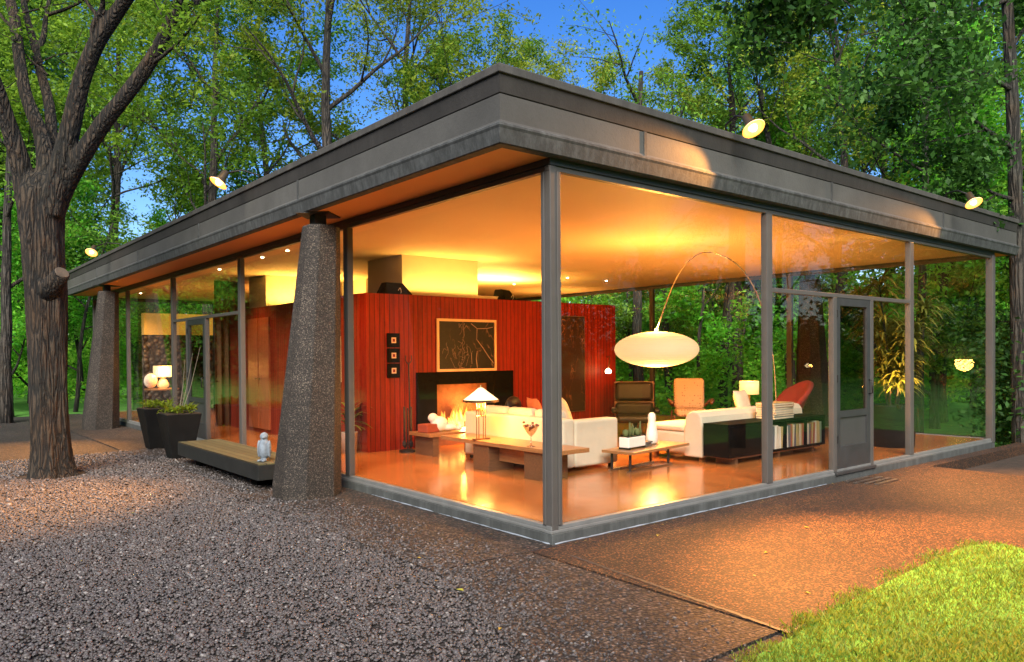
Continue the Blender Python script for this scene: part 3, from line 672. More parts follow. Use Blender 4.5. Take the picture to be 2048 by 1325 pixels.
M['dots'] = dotted('spotted_fabric', (.62, .46, .30), (.08, .03, .015), 14)
M['weave'] = dotted('patterned_upholstery', (.60, .40, .24), (.10, .05, .03), 22)
pillow('throw_pillow', 'square spotted throw pillow on the near end of the white sofa', M['dots'], (2.55, 2.55, .70), (R(70), 0, R(40)))
pillow('throw_pillow', 'plain terracotta throw pillow deep in the white sofa behind the corner post', plain('terracotta_fabric', (.42, .12, .05), .9), (2.75, 3.35, .66), (R(72), 0, R(70)))
pillow('throw_pillow', 'cream throw pillow standing on the second sofa by the record shelf', plain('cream_fabric', (.62, .5, .36), .9), (5.35, 1.75, .75), (R(75), 0, R(10)), (.4, .36, .14))
# sofa two, back to the terrace
s2 = thing('sofa', 'white upholstered sofa with its back to the terrace behind the record shelf', 'sofa', (4.03, 1.47, .02))
softbox(.0, 2.5, .26, .95, .08, .38).build('seat_base', M['white_fab'], s2, bevel=.04, seg=3)
m_ = MB().prism([(0, 0), (.30, 0), (.30, .3), (0, .3)], 0, 1)
m_ = MB(); prof = [(0, .06), (.0, .45), (.02, .60), (.07, .66), (.15, .675), (.23, .65), (.275, .58), (.30, .38), (.30, .06)]
vs = [(-.01, y, z) for y, z in prof] + [(2.52, y, z) for y, z in prof]; k = len(prof)
m_.add(vs, [tuple(range(k)), tuple(range(k, 2 * k))[::-1]] + [(i, i + k, (i + 1) % k + k, (i + 1) % k) for i in range(k)]); m_.build('backrest', M['white_fab'], s2, bevel=.02)
for k in range(3): softbox(.0 + k * .83, .81 + k * .83, .31, .97, .385, .47).build('seat_cushion', M['white_fab'], s2, bevel=.035, seg=3)
for x, y in ((.08, .06), (2.35, .06), (.08, .85), (2.35, .85)): MB().box(x, x + .06, y, y + .06, 0, .08).build('leg', M['teak'], s2)
# coffee table
ct = thing('coffee_table', 'long low teak coffee table behind the corner window', 'coffee table', (1.40, 1.45, .02))
MB().box(0, .50, 0, 2.3, .325, .375).build('tabletop', M['teak'], ct, bevel=.004)
for a in ((.04, .44, .30, .62), (.04, .44, 1.30, 1.62)): MB().box(*a, 0, .325).build('leg', M['walnut'], ct, bevel=.004)
MB().box(.21, .26, .62, 1.30, .12, .30).build('stretcher', M['teak'], ct)
# hearth bench
hb = thing('hearth_bench', 'low dark wood hearth bench in front of the fireplace', 'bench', (1.62, 4.35, .02))
MB().box(0, 1.15, 0, .55, .28, .33).build('tabletop', M['teak'], hb, bevel=.004)
for x in (.08, .97): MB().box(x, x + .1, .04, .51, 0, .28).build('leg', M['walnut'], hb)
simple('cloth_box', 'small red brown box at the left end of the hearth bench', 'box', MB().box(-.13, .13, -.1, .1, 0, .12), plain('red_box', (.28, .05, .02), .7), (1.78, 4.62, .351), R(12), bevel=.01)
def cat():
    t = MB(); t.ell((0, 0, .11), (.13, .10, .115)); t.ell((.13, .02, .06), (.15, .08, .055)); t.ell((-.09, -.02, .20), (.075, .065, .07)); t.ell((-.12, -.02, .05), (.06, .05, .05)); t.ell((.27, .03, .04), (.07, .04, .035))
    o = t.build('animal_sculpture', M['cer'], smooth=True); r_ = o.modifiers.new('remesh', 'REMESH'); r_.mode = 'VOXEL'; r_.voxel_size = .012; r_.use_smooth_shade = True
    o.location = (1.95, 4.60, .352); o.rotation_euler = (0, 0, R(-35)); tag(o, 'rounded white reclining animal sculpture on the hearth bench', 'sculpture')
cat()
# glass table lamp
tl = thing('table_lamp', 'lit table lamp with faceted cone shade on the coffee table', 'lamp', (1.50, 2.98, .395))
MB().lathe([(.225, .485), (.225, .505), (.10, .60), (.03, .655), (.0, .665)], n=12).build('lamp_shade', M['shade'], tl)
MB().lathe([(.228, .478), (.233, .478), (.233, .508), (.226, .508)], n=12).lathe([(.02, .66), (.012, .69), (.0, .70)], n=10).build('shade_rim', M['brass'], tl)
m_ = MB().box(-.12, .12, -.03, .03, 0, .02)
for x in (-.07, -.035, .035, .07): m_.tube([(x, 0, .02), (x, 0, .48)], .006, 6)
m_.tube([(-.08, 0, .30), (.08, 0, .30)], .008, 6).tube([(0, 0, .3), (0, 0, .52)], .012, 8); m_.build('lamp_stand', M['brass'], tl)
pt('lamp_glow', (0, 0, .43), 70, WARM, .06, parent=tl)
# stemmed glass vase
gv = thing('glass_vase', 'cone shaped stemmed glass vase with dried flowers on the coffee table', 'vase', (1.49, 2.0, .395))
MB().lathe([(.055, 0), (.05, .008), (.008, .015), (.006, .11), (.05, .16), (.10, .245), (.103, .25), (.098, .25), (.048, .165), (.0, .12)], n=24).build('bowl', M['vase'], gv, smooth=True)
m_ = MB(); rr = random.Random(6)
for k in range(16):
    a = rr.uniform(0, 6.28); r_ = rr.uniform(.01, .09); z = .17 + r_ * .9 + rr.uniform(0, .04); m_.ell((r_ * math.cos(a), r_ * math.sin(a), z), (.018, .018, .014), 8, 5)
m_.build('dried_flowers', plain('dried_petals', (.22, .08, .04), .9), gv)
# side table
st = thing('side_table', 'low wooden side table on slim steel posts beside the sofa end', 'side table', (2.63, 1.47, .02), R(8))
MB().box(-.03, 1.30, -.05, .42, .225, .26).build('tabletop', M['teak'], st, bevel=.003)
for x in (.05, .93): 
    MB().tube([(x, .05, 0), (x, .05, .225)], .017, 8).build('leg', M['ironblack'], st)
    MB().tube([(x, .32, 0), (x, .32, .225)], .017, 8).build('leg', M['ironblack'], st)
MB().box(.0, 1.0, .03, .07, .0, .02).box(.0, 1.0, .30, .34, .0, .02).build('foot_rail', M['steel'], st)
pb = thing('cactus_planter', 'white rectangular planter of small cacti on the low side table', 'planter', (2.93, 1.72, .281), R(8))
MB().box(-.19, .19, -.075, .075, .02, .15).build('trough', M['cer'], pb, bevel=.01)
for x in (-.17, .17): MB().box(x - .012, x + .012, -.08, .08, 0, .025).build('foot', M['ironblack'], pb)
MB().box(-.18, .18, -.065, .065, .145, .155).build('soil', M['soil'], pb)
m_ = MB(); rr = random.Random(9)
for k in range(13):
    x = -.16 + k * .026; h = rr.uniform(.07, .20); y = rr.uniform(-.04, .04)
    if k % 3 == 0: m_.ell((x, y, .155 + .045), (.032, .032, .05), 10, 7)
    else: m_.tube([(x, y, .15), (x + rr.uniform(-.02, .02), y, .15 + h * .6), (x + rr.uniform(-.03, .03), y, .15 + h)], [.012, .013, .006], 8)
m_.build('cactus', plain('cactus_skin', (.10, .12, .04), .8, bmp=.5, bscale=150), pb, smooth=True)
simple('white_sculpture', 'smooth white standing torso sculpture on the low side table', 'sculpture', MB().lathe([(.06, 0), (.095, .02), (.09, .12), (.075, .20), (.060, .26), (.055, .30), (.062, .34), (.055, .385), (.03, .41), (.0, .415)], n=24, sy=.75), M['cer'], (3.47, 1.86, .281), 0, smooth=True)
simple('book_pile', 'small pile of magazines on the side table behind the cacti', 'books', MB().box(-.12, .12, -.09, .09, 0, .02).box(-.11, .12, -.08, .09, .021, .04, .1).box(-.12, .1, -.09, .08, .041, .058, -.1), plain('magazine', (.12, .10, .09), .6), (3.22, 1.80, .281), R(20))
# record credenza
cr = thing('record_shelf', 'long black record shelf standing behind the second white sofa', 'shelf', (3.98, 1.02, .02))
m_ = MB().box(0, 2.38, 0, .40, .10, .13).box(0, 2.38, 0, .40, .50, .53).box(0, 2.38, .37, .40, .13, .50)
for x in (0, .78, 1.32, 1.85, 2.35): m_.box(x, x + .03, 0, .37, .13, .50)
m_.build('carcass', M['black'], cr)
MB().box(.03, .78, -.004, .02, .132, .498).build('door', M['black'], cr)
for x in (.2, 1.2, 2.1): MB().box(x, x + .06, .05, .35, 0, .10).build('leg', M['walnut'], cr)
MB().box(.1, 2.3, .03, .37, .075, .099).build('plinth', M['teak'], cr)
rm = []
rcols = [(.5, .42, .34), (.10, .10, .12), (.28, .08, .05), (.55, .50, .44), (.05, .07, .10), (.35, .26, .12), (.12, .16, .12)]
for c in rcols: rm.append(plain('record_sleeve', c, .6))
rr = random.Random(11); nrec = 0
ORD = ['first', 'second', 'third', 'fourth', 'fifth', 'sixth', 'seventh', 'eighth', 'ninth', 'tenth', 'eleventh', 'twelfth', 'thirteenth', 'fourteenth', 'fifteenth', 'sixteenth', 'seventeenth', 'eighteenth', 'nineteenth', 'twentieth']
for bi, bx in enumerate((.81, 1.35, 1.88)):
    x = bx + .02; cnt = 0
    while x < bx + .44:
        w_ = rr.uniform(.012, .03); h = rr.uniform(.29, .325); i = rr.randrange(7)
        o = MB().box(0, w_, .01, .33, 0, h, 0).build('record_sleeve', rm[i]); o.location = (3.98 + x, 1.03, .151); o.rotation_euler = (0, R(rr.choice([0, 2, 4, -2])), 0)
        nm = ['pale', 'charcoal', 'maroon', 'cream', 'navy', 'tan', 'green'][i]
        tag(o, '%s record sleeve, %s from the left in the %s compartment of the black shelf' % (nm, ORD[cnt], ['left', 'middle', 'right'][bi]), 'record', 'upright record sleeves in the black shelf'); cnt += 1
        x += w_ + rr.uniform(.004, .02); nrec += 1
for k in range(7):
    z = .551 + k * .032; a = .24 + rr.uniform(-.01, .01)
    o = thing('book', ['bottom', 'second lowest', 'third lowest', 'middle', 'third highest', 'second highest', 'top'][k] + ' book of the pile on the black record shelf', 'book', (5.35 + rr.uniform(-.01, .01), 1.22, z), R(rr.uniform(-3, 3)), 'pile of big art books')
    cm = rm[(k * 3 + 1) % 7]
    MB().box(-a, a, -.15, .15, 0, .003).box(-a, a, -.15, .15, .027, .03).box(a - .004, a, -.15, .15, .003, .027).build('cover', cm, o)
    MB().box(-a + .006, a - .004, -.145, .145, .003, .027).build('pages', plain('paper', (.62, .50, .36), .9), o)
# arc lamp
al = thing('arc_lamp', 'tall arc floor lamp with a large glowing oval paper shade', 'lamp', (0, 0, 0))
AP = [(6.95, 2.2, .04), (6.98, 2.2, .7), (6.9, 2.2, 1.4), (6.7, 2.2, 1.98), (6.34, 2.19, 2.51), (5.85, 2.21, 2.87), (5.29, 2.28, 2.99), (4.90, 2.32, 2.86), (4.60, 2.36, 2.53), (4.40, 2.39, 2.15), (4.24, 2.42, 1.79)]
def smooth_path(P, k=5):
    P = [Vector(p) for p in P]; out = []
    for i in range(len(P) - 1):
        p0, p1, p2, p3 = P[max(i - 1, 0)], P[i], P[i + 1], P[min(i + 2, len(P) - 1)]
        for j in range(k):
            t = j / k; out.append(.5 * ((2 * p1) + (p2 - p0) * t + (2 * p0 - 5 * p1 + 4 * p2 - p3) * t * t + (3 * p1 - p0 - 3 * p2 + p3) * t ** 3))
    out.append(P[-1]); return out
MB().tube(smooth_path(AP), .011, 8).build('arc_stem', M['steel'], al, smooth=True)
MB().box(6.75, 7.2, 2.0, 2.4, .021, .08).build('base', plain('marble', (.6, .56, .5), .3), al, bevel=.01)
sx, sy_, sz = 4.24, 2.42, 1.53
prof = [(.0001, -.255)] + [(.60 * math.sin(math.pi * i / 24), -.255 * math.cos(math.pi * i / 24)) for i in range(1, 24)] + [(.0001, .255)]
MB().lathe(prof, (sx, sy_, sz), 40).build('paper_shade', None or emis('paper_shade', (1.0, .70, .34), .36, (.5, .42, .3)), al, smooth=True)
m_ = MB()
for i in range(2, 23, 1):
    r_ = .603 * math.sin(math.pi * i / 24); z = sz - .257 * math.cos(math.pi * i / 24)
    m_.tube([(sx + r_ * math.cos(a), sy_ + r_ * math.sin(a), z) for a in [2 * math.pi * j / 40 for j in range(41)]], .0018, 4)
m_.lathe([(.03, .25), (.03, .28), (.008, .30)], (sx, sy_, sz), 12)
m_.build('shade_ribs', plain('rib_wire', (.7, .62, .48), .6), al)
pt('lantern_glow_down', (sx, sy_, sz - .33), 190, WARM, .2, parent=al); pt('lantern_glow_up', (sx, sy_, sz + .36), 120, WARM, .15, parent=al)
# lounge chair in black leather
lc = thing('lounge_chair', 'black leather lounge chair with wood shells by the rear window', 'chair', (5.62, 4.05, .02), R(-46))
for z0, z1, y in ((.62, .95, .30), (.36, .60, .24)):
    MB().box(-.33, .33, y, y + .13, z0, z1).build('back_cushion', M['leather'], lc, bevel=.06, seg=4); MB().box(-.35, .35, y + .12, y + .145, z0 - .01, z1 + .01).build('back_shell', M['rosewood'], lc, bevel=.03, seg=3)
MB().box(-.33, .33, -.32, .28, .28, .42).build('seat_cushion', M['leather'], lc, bevel=.06, seg=4)
for s in (-1, 1): MB().box(s * .36 - .05, s * .36 + .05, -.2, .2, .44, .52).build('armrest', M['leather'], lc, bevel=.03, seg=3)
m_ = MB().tube([(0, 0, .28), (0, 0, .08)], .035, 10)
for k in range(5): a = 2 * math.pi * k / 5; m_.tube([(0, 0, .09), (.3 * math.cos(a), .3 * math.sin(a), .02)], [.025, .015], 7)
m_.build('star_base', M['ironblack'], lc)
pc = thing('armchair', 'patterned tan armchair with curved arms by the rear window', 'chair', (6.75, 3.75, .02), R(-46))
MB().box(-.27, .27, .16, .30, .45, 1.0).build('backrest', M['weave'], pc, bevel=.06, seg=4)
MB().box(-.27, .27, -.28, .2, .34, .47).build('seat', M['weave'], pc, bevel=.05, seg=4)
for s in (-1, 1):
    MB().tube(smooth_path([(s * .28, .28, .50), (s * .36, .12, .60), (s * .38, -.1, .62), (s * .33, -.25, .58)], 4), [.03] * 13, 8).build('armrest', M['rosewood'], pc, smooth=True)
    MB().tube([(s * .3, .22, .42), (s * .33, .3, 0)], [.02, .012], 7).build('leg', M['rosewood'], pc); MB().tube([(s * .3, -.22, .36), (s * .33, -.28, 0)], [.02, .012], 7).build('leg', M['rosewood'], pc)
# red winged chair
rc = thing('womb_chair', 'red wool winged lounge chair right of the record shelf', 'chair', (7.35, 2.15, .02), R(-125))
m_ = MB(); vs = []; fs = []; nu, nv = 14, 10
for i in range(nu + 1):
    for j in range(nv + 1):
        u, v = i / nu * 2 - 1, j / nv
        x = u * (.50 - .08 * v); y = .30 * v + .05 - .42 * (u * u) * (1 - .45 * v); z = .34 + .62 * v ** 1.1 * (1 - .30 * u * u) - .05 * (1 - v) * (1 - u * u)
        vs.append((x, y, z))
for i in range(nu):
    for j in range(nv): a = i * (nv + 1) + j; fs.append((a, a + 1, a + nv + 2, a + nv + 1))
m_.add(vs, fs); o = m_.build('shell', M['redfab'], rc, smooth=True); s_ = o.modifiers.new('solid', 'SOLIDIFY'); s_.thickness = .07
MB().box(-.34, .34, -.38, .12, .34, .46).build('seat_cushion', M['redfab'], rc, bevel=.06, seg=4)
for s in (-1, 1):
    for yy in (.2, -.3): MB().tube([(s * .2, yy * .6, .36), (s * .33, yy, 0)], .011, 7).build('leg', M['steel'], rc)
# drum lamp behind
dl = thing('drum_lamp', 'small lit drum shade lamp on a dark cabinet behind the second sofa', 'lamp', (7.0, 2.72, .55))
MB().lathe([(.16, .22), (.16, .44), (.155, .44), (.155, .22)], n=24).build('lamp_shade', M['shade2'], dl, smooth=True)
MB().lathe([(.07, 0), (.075, .02), (.02, .04), (.016, .22)], n=16).build('lamp_stand', M['brass'], dl, smooth=True)
pt('lamp_glow', (0, 0, .33), 85, WARM, .05, parent=dl)
simple('lamp_cabinet', 'dark wood cabinet under the drum shade lamp', 'cabinet', MB().box(-.25, .25, -.2, .2, .06, .55).box(-.2, .2, -.15, .15, 0, .06), M['walnut'], (7.0, 2.72, .02 - .021 + .001), 0, bevel=.01)
simple('round_cushion', 'dark rounded cushion with pale rim on top of the white sofa', 'cushion', MB().ell((0, 0, .0), (.19, .08, .15)), M['leather'], (2.5, 3.55, .74), R(20), smooth=True)

# wall art and hearth tools
def abstract(name, seed, bg, lines, scale):
    m, n, b, N, L = mat(name); co = texco(N)
    v = N.new('ShaderNodeTexVoronoi'); v.feature = 'DISTANCE_TO_EDGE'; v.inputs['Scale'].default_value = scale
    mp = N.new('ShaderNodeMapping'); mp.inputs['Location'].default_value = (seed, seed * 2.3, 0); mp.inputs['Scale'].default_value = (1, 1, .45); L.new(co, mp.inputs[0])
    nz = N.new('ShaderNodeTexNoise'); nz.inputs['Scale'].default_value = 2.5; nz.inputs['Detail'].default_value = 4; L.new(mp.outputs[0], nz.inputs['Vector'])
    mv = N.new('ShaderNodeVectorMath'); mv.operation = 'ADD'; L.new(mp.outputs[0], mv.inputs[0]); L.new(nz.outputs[1], mv.inputs[1]); L.new(mv.outputs[0], v.inputs['Vector'])
    msk = noise(N, L, mp.outputs[0], 3, 2)
    ln = ramp(N, L, v.outputs[0], [(.0, (1, 1, 1)), (.02, (0, 0, 0))])
    f = mth(N, L, 'MULTIPLY', ln, ramp(N, L, msk, [(.45, (0, 0, 0)), (.6, (1, 1, 1))]))
    c = mixc(N, L, f, bg, lines); c = mixc(N, L, mth(N, L, 'MULTIPLY', noise(N, L, mp.outputs[0], 9, 5), .012), c, lines)
    L.new(c, b.inputs['Base Color']); b.inputs['Roughness'].default_value = .5; b.inputs['Specular IOR Level'].default_value = .2
    return m
art = thing('framed_painting', 'large black abstract painting in a pale wood frame above the fireplace', 'painting', (2.46, 5.425, 1.205))
MB().box(0, 1.20, -.03, 0, 0, .04).box(0, 1.20, -.03, 0, .81, .85).box(0, .04, -.0302, 0, .04, .81).box(1.16, 1.20, -.0302, 0, .04, .81).build('picture_frame', plain('pale_oak', (.62, .40, .22), .5), art)
MB().box(.04, 1.16, -.016, 0, .04, .81).build('canvas', abstract('black_canvas', 3.1, (.003, .003, .004), (.30, .17, .10), 2.4), art)
m_ = MB().tube([(.68, -.018, .78), (.80, -.018, .70), (.79, -.018, .52), (.92, -.018, .38), (1.05, -.018, .22), (1.15, -.018, .12)], .006, 5).tube([(.80, -.018, .70), (1.0, -.018, .705), (1.13, -.018, .73)], .005, 5).tube([(.80, -.018, .33), (.78, -.018, .2), (.80, -.018, .05)], .007, 5).tube([(.68, -.018, .30), (.69, -.018, .12)], .005, 5)
rr = random.Random(3)
for k in range(20):
    x, z = rr.uniform(.07, .6), rr.uniform(.1, .76); q = [(x, -.018, z)]
    for j in range(4): x += rr.uniform(-.07, .08); z += rr.uniform(-.12, .06); q.append((min(1.14, max(.06, x)), -.018, min(.79, max(.06, z))))
    m_.tube(smooth_path(q, 3), .0017, 4)
m_.build('paint_stroke', plain('paint_line', (.28, .19, .14), .5), art)
for k, lab in enumerate(('lowest', 'middle', 'highest')):
    t = thing('small_picture', lab + ' of three small black framed prints left of the fireplace', 'picture', (1.56, 5.425, 1.13 + k * .232), 0, 'column of three small framed prints')
    if k == 0:
        a_ = MB().box(0, .22, -.025, 0, 0, .215).build('picture_frame', M['black'], t, bevel=.004); b_ = MB().box(.07, .15, -.028, -.0, .065, .15).build('print', plain('print_paper', (.55, .40, .30), .7), t); c_ = MB().box(.09, .13, -.030, -.0, .085, .13).build('print_image', M['redfab'], t)
    else:
        for q in (a_, b_, c_): c = q.copy(); C.objects.link(c); c.parent = t
tt = thing('wall_hanging', 'tall dark carved panel hanging on the red wall right of the fireplace', 'wall hanging', (5.10, 5.425, .42))
MB().box(0, .64, -.03, 0, 0, 1.74).build('panel', abstract('bronze_relief', 7.7, (.03, .015, .01), (.32, .12, .04), 4.5), tt)
MB().box(-.012, .652, -.033, 0, -.012, 0).box(-.012, .652, -.033, 0, 1.74, 1.752).box(-.012, 0, -.033, 0, 0, 1.74).box(.64, .652, -.033, 0, 0, 1.74).build('picture_frame', M['brass'], tt)
wl = thing('wall_lamp', 'small glowing lamp on a curved arm at the right of the red wall', 'lamp', (6.24, 5.425, 1.15))
MB().tube(smooth_path([(.12, 0, .25), (.10, -.10, .27), (.02, -.16, .15), (0, -.16, .04)], 5), .007, 7).build('arm', M['brass'], wl, smooth=True)
MB().lathe([(.0001, -.05), (.05, -.045), (.06, .0), (.02, .045), (.0, .05)], (0, -.16, 0), 14).build('lamp_shade', emis('wall_lamp_glow', (1, .75, .4), 9), wl, smooth=True)
pt('lamp_glow', (0, -.26, 0), 4, WARM, .04, parent=wl)
ft = thing('fireplace_tools', 'black iron fireplace tool set on a round base beside the hearth', 'fireplace tools', (1.72, 5.1, .02))
MB().lathe([(.13, 0), (.13, .03), (.02, .05)], n=16).tube([(0, 0, .04), (0, 0, .66)], .012, 8).build('stand', M['ironblack'], ft)
for k in range(4):
    a = k * math.pi / 2 + .4; x, y = .07 * math.cos(a), .07 * math.sin(a); MB().tube([(x, y, .10), (x, y, .68)], .008, 6).ell((x, y, .12), (.03, .02, .05), 8, 6).build('tool', M['ironblack'], ft)
lt = thing('long_fork', 'long iron fork leaning on the red wall left of the fireplace', 'fork', (1.93, 5.38, .02))
MB().tube([(0, -.03, 0), (0, .02, 1.32)], .011, 7).build('shaft', M['ironblack'], lt)
MB().tube(smooth_path([(-.05, .02, 1.45), (-.05, .02, 1.37), (0, .02, 1.32), (.05, .02, 1.37), (.05, .02, 1.45)], 4), .009, 6).build('fork_head', M['ironblack'], lt)
def speaker(x, y, rz, lab):
    t = thing('speaker', lab, 'speaker', (x, y, 2.411), rz, 'loudspeakers on the core roof')
    m_ = MB(); m_.add([(-.26, -.12, 0), (.26, -.12, 0), (.26, .14, 0), (-.26, .14, 0), (-.15, .0, .19), (.15, .0, .19), (.15, .14, .19), (-.15, .14, .19)], [(3, 2, 1, 0), (4, 5, 6, 7), (0, 1, 5, 4), (1, 2, 6, 5), (2, 3, 7, 6), (3, 0, 4, 7)]); m_.build('cabinet', M['black'], t, bevel=.008)
    MB().tube(smooth_path([(.0, -.11, .06), (.02, -.13, .10), (.04, -.13, .05), (.05, -.10, .015)], 4), .004, 5).build('cable', M['cer'], t)
speaker(1.80, 5.58, 0, 'wedge shaped black speaker left of the cream chimney'); speaker(4.05, 5.62, R(25), 'black tilted speaker right of the cream chimney')
# left face of core: pictures, potted plant
for k in range(2):
    t = thing('side_picture', ('upper' if k else 'lower') + ' dark framed picture on the left side of the core', 'picture', (1.195, 5.78, 1.22 + k * .27))
    MB().box(-.02, 0, 0, .2, 0, .25).build('picture_frame', M['black'], t); MB().box(-.022, 0, .06, .14, .08, .17).build('print', plain('print_tan', (.5, .36, .2), .7), t)
t = thing('poster', 'pale upright botanical print beside the near pillar', 'picture', (1.195, 6.2, 1.06))
MB().box(-.015, 0, 0, .36, 0, .72).build('picture_frame', plain('poster_white', (.66, .56, .36), .6), t)
MB().tube(smooth_path([(-.018, .16, .1), (-.018, .19, .35), (-.018, .14, .62)], 4), .008, 5).tube([(-.018, .19, .35), (-.018, .29, .5)], .005, 5).tube([(-.018, .17, .45), (-.018, .08, .55)], .005, 5).build('print', plain('poster_ink', (.2, .12, .05), .7), t)
def strap_leaves(m_, n, r0, h0, h1, L0, rr, wd=.03, droop=1.0, c=(0, 0, 0)):
    for k in range(n):
        a = rr.uniform(0, 6.28); h = rr.uniform(h0, h1); Ln = L0 * rr.uniform(.6, 1.1); el = rr.uniform(.2, 1.2); pts = []
        p = Vector((c[0] + r0 * math.cos(a), c[1] + r0 * math.sin(a), c[2] + h)); d = Vector((math.cos(a) * math.cos(el), math.sin(a) * math.cos(el), math.sin(el))); sd_ = Vector((-math.sin(a), math.cos(a), 0)); vs = []; fs = []
        for i in range(6):
            w_ = wd * (math.sin(math.pi * min(.98, (i + .6) / 6)) + .08); vs += [p - sd_ * w_, p + sd_ * w_]
            p = p + d * Ln / 5; d = (d + Vector((0, 0, -.28 * droop))).normalized()
        for i in range(5): fs.append((2 * i, 2 * i + 1, 2 * i + 3, 2 * i + 2))
        m_.add(vs, fs)
pp = thing('potted_plant', 'leafy houseplant in a pale cylinder pot left of the red wall', 'plant', (1.02, 5.62, .02))
MB().lathe([(.11, 0), (.13, .3), (.135, .31), (.12, .31), (.11, .28)], n=20).build('pot', plain('clay_pot', (.34, .24, .18), .6), pp, smooth=True)
m_ = MB(); rr = random.Random(21)
for k in range(5): m_.tube([(0, 0, .28), (rr.uniform(-.05, .05), rr.uniform(-.05, .05), .55)], .006, 5)
strap_leaves(m_, 34, .02, .35, .62, .38, rr, .022); m_.build('foliage', M['leaf_p'], pp)

# big indoor planter with drooping leaves and its uplight
bp_ = thing('indoor_plant', 'tall drooping indoor plant in a black tub lit from below', 'plant', (7.65, .62, .02))
MB().lathe([(.30, 0), (.33, .62), (.335, .64), (.30, .64), (.29, .58), (.0, .57)], n=28).build('tub', M['planter'], bp_, smooth=True)
m_ = MB(); rr = random.Random(31); m2 = MB()
for k in range(6):
    a = k * 1.05; tx, ty, h = .16 * math.cos(a), .16 * math.sin(a), [1.0, 1.35, 1.7, 1.9, 1.2, 1.55][k]; q = smooth_path([(tx * .4, ty * .4, .55), (tx, ty, .55 + h * .4), (tx * 2.2, ty * 2.2, .55 + h * .8), (tx * 2.8, ty * 2.8, .55 + h)], 4)
    m2.tube(q, .014, 6)
    for j in range(3, len(q)): strap_leaves(m_, 20, .02, 0, .04, .46, rr, .016, 1.3, tuple(q[j]))
for k in range(5):
    a = rr.uniform(-.6, .9); q = smooth_path([(0, 0, 1.4), (.3 * math.cos(a), .3 * math.sin(a), 1.75), (.62 * math.cos(a), .62 * math.sin(a), 1.8), (.9 * math.cos(a), .9 * math.sin(a), 1.6)], 4); m2.tube(q, .009, 5)
    for j in range(3, len(q)): strap_leaves(m_, 14, .01, 0, .03, .34, rr, .013, 1.4, tuple(q[j]))
m_.build('foliage', M['leaf_p'], bp_); m2.build('stem', M['bark'], bp_)
pu = thing('plant_uplight', 'small uplight glowing at the rim of the black plant tub', 'uplight', (7.38, .40, .66))
MB().lathe([(.03, -.04), (.045, .02), (.038, .02)], n=14).build('lamp_housing', M['ironblack'], pu); MB().lathe([(.0001, .012), (.037, .01)], n=14).build('lens', M['bulb_small'], pu)
pt('uplight_beam', (0, 0, .05), 60, (1, .55, .15), .03, 'SPOT', spot=R(110), rot=aim((.25, .2, 1)), parent=pu)

# curtains, far partition, far round table
def curtain(x, y, wd, z0, z1, ax, lab, seed):
    rr = random.Random(seed); n = 60; vs = []; fs = []
    for i in range(n + 1):
        t = i / n; u = (t - .5) * wd; d = .045 * math.sin(t * wd * 42 + rr.uniform(-.2, .2))
        for z in (z0, z1): vs.append((x + (u if ax == 'X' else d), y + (d if ax == 'X' else u), z))
    for i in range(n): fs.append((2 * i, 2 * i + 2, 2 * i + 3, 2 * i + 1))
    o = MB().add(vs, fs).build('curtain', M['curtain'], smooth=True); s_ = o.modifiers.new('solid', 'SOLIDIFY'); s_.thickness = .008; tag(o, lab, 'curtain')
curtain(1.28, 11.55, .55, .03, 3.07, 'X', 'brown pleated curtain gathered behind the left corner of the core', 1)
curtain(4.0, 17.6, 1.5, .03, 3.07, 'X', 'brown pleated curtain on the far end window by the entrance', 2)
dv = thing('stone_partition', 'grey stone clad partition with a lit yellow upper band at the far end', 'partition', (0, 0, 0))
MB().box(.85, 2.6, 16.6, 16.8, .02, 2.06).build('stone_wall', M['rock'], dv); MB().box(.85, 2.6, 16.58, 16.82, 2.06, 2.62).build('lit_band', emis('frosted_band', (1.0, .55, .06), .2, (.7, .55, .25)), dv)
rtb = thing('round_table', 'small round wooden table with a lit lamp behind the planters', 'table', (.62, 14.1, .02))
MB().lathe([(.36, .69), (.37, .70), (.37, .72), (.36, .73)], n=32).build('tabletop', M['teak'], rtb, smooth=False); MB().lathe([(.2, 0), (.2, .02), (.03, .05), (.03, .69)], n=16).build('leg', M['ironblack'], rtb)
rl = thing('table_lamp', 'lit square shade lamp with round ribbed base on the far round table', 'lamp', (.66, 14.15, .75))
MB().box(-.19, .19, -.1, .1, .26, .52).build('lamp_shade', M['shade2'], rl, bevel=.004); MB().lathe([(.06, 0), (.12, .04), (.13, .1), (.08, .19), (.03, .24), (.02, .27)], n=20).build('lamp_base', emis('ceramic_glow', (1, .42, .12), .7, (.7, .5, .3)), rl, smooth=True)
pt('lamp_glow', (0, -.16, .40), 22, WARM, .06, parent=rl)
m_ = MB().lathe([(.0001, 0), (.16, .0), (.17, .012), (.0001, .02)], n=28); m_.v = [(x, z, y + .18) for x, y, z in m_.v]
simple('round_plate', 'round grey disc ornament on the far round table beside the lamp', 'ornament', m_, M['cer'], (.36, 14.0, .751), R(20), smooth=True)
# floor lamps added further in the house to brighten its ceiling
def fill_floor_lamp(x, y, h, power, lab):
    t = thing('fill_floor_lamp', lab, 'lamp', (x, y, .02)); MB().lathe([(.14, 0), (.14, .02), (.012, .03), (.012, h)], n=16).build('stand', M['brass'], t); MB().lathe([(.2, h - .05), (.15, h + .22), (.145, h + .22), (.195, h - .05)], n=24).build('lamp_shade', M['shade2'], t, smooth=True)
    pt('lamp_glow', (0, 0, h + .05), power, WARM, .08, parent=t)
fill_floor_lamp(8.7, 9.5, 1.45, 120, 'added fill lamp with linen shade in the room behind the red core')
fill_floor_lamp(3.0, 12.8, 1.45, 120, 'added fill lamp with linen shade in the back hall')

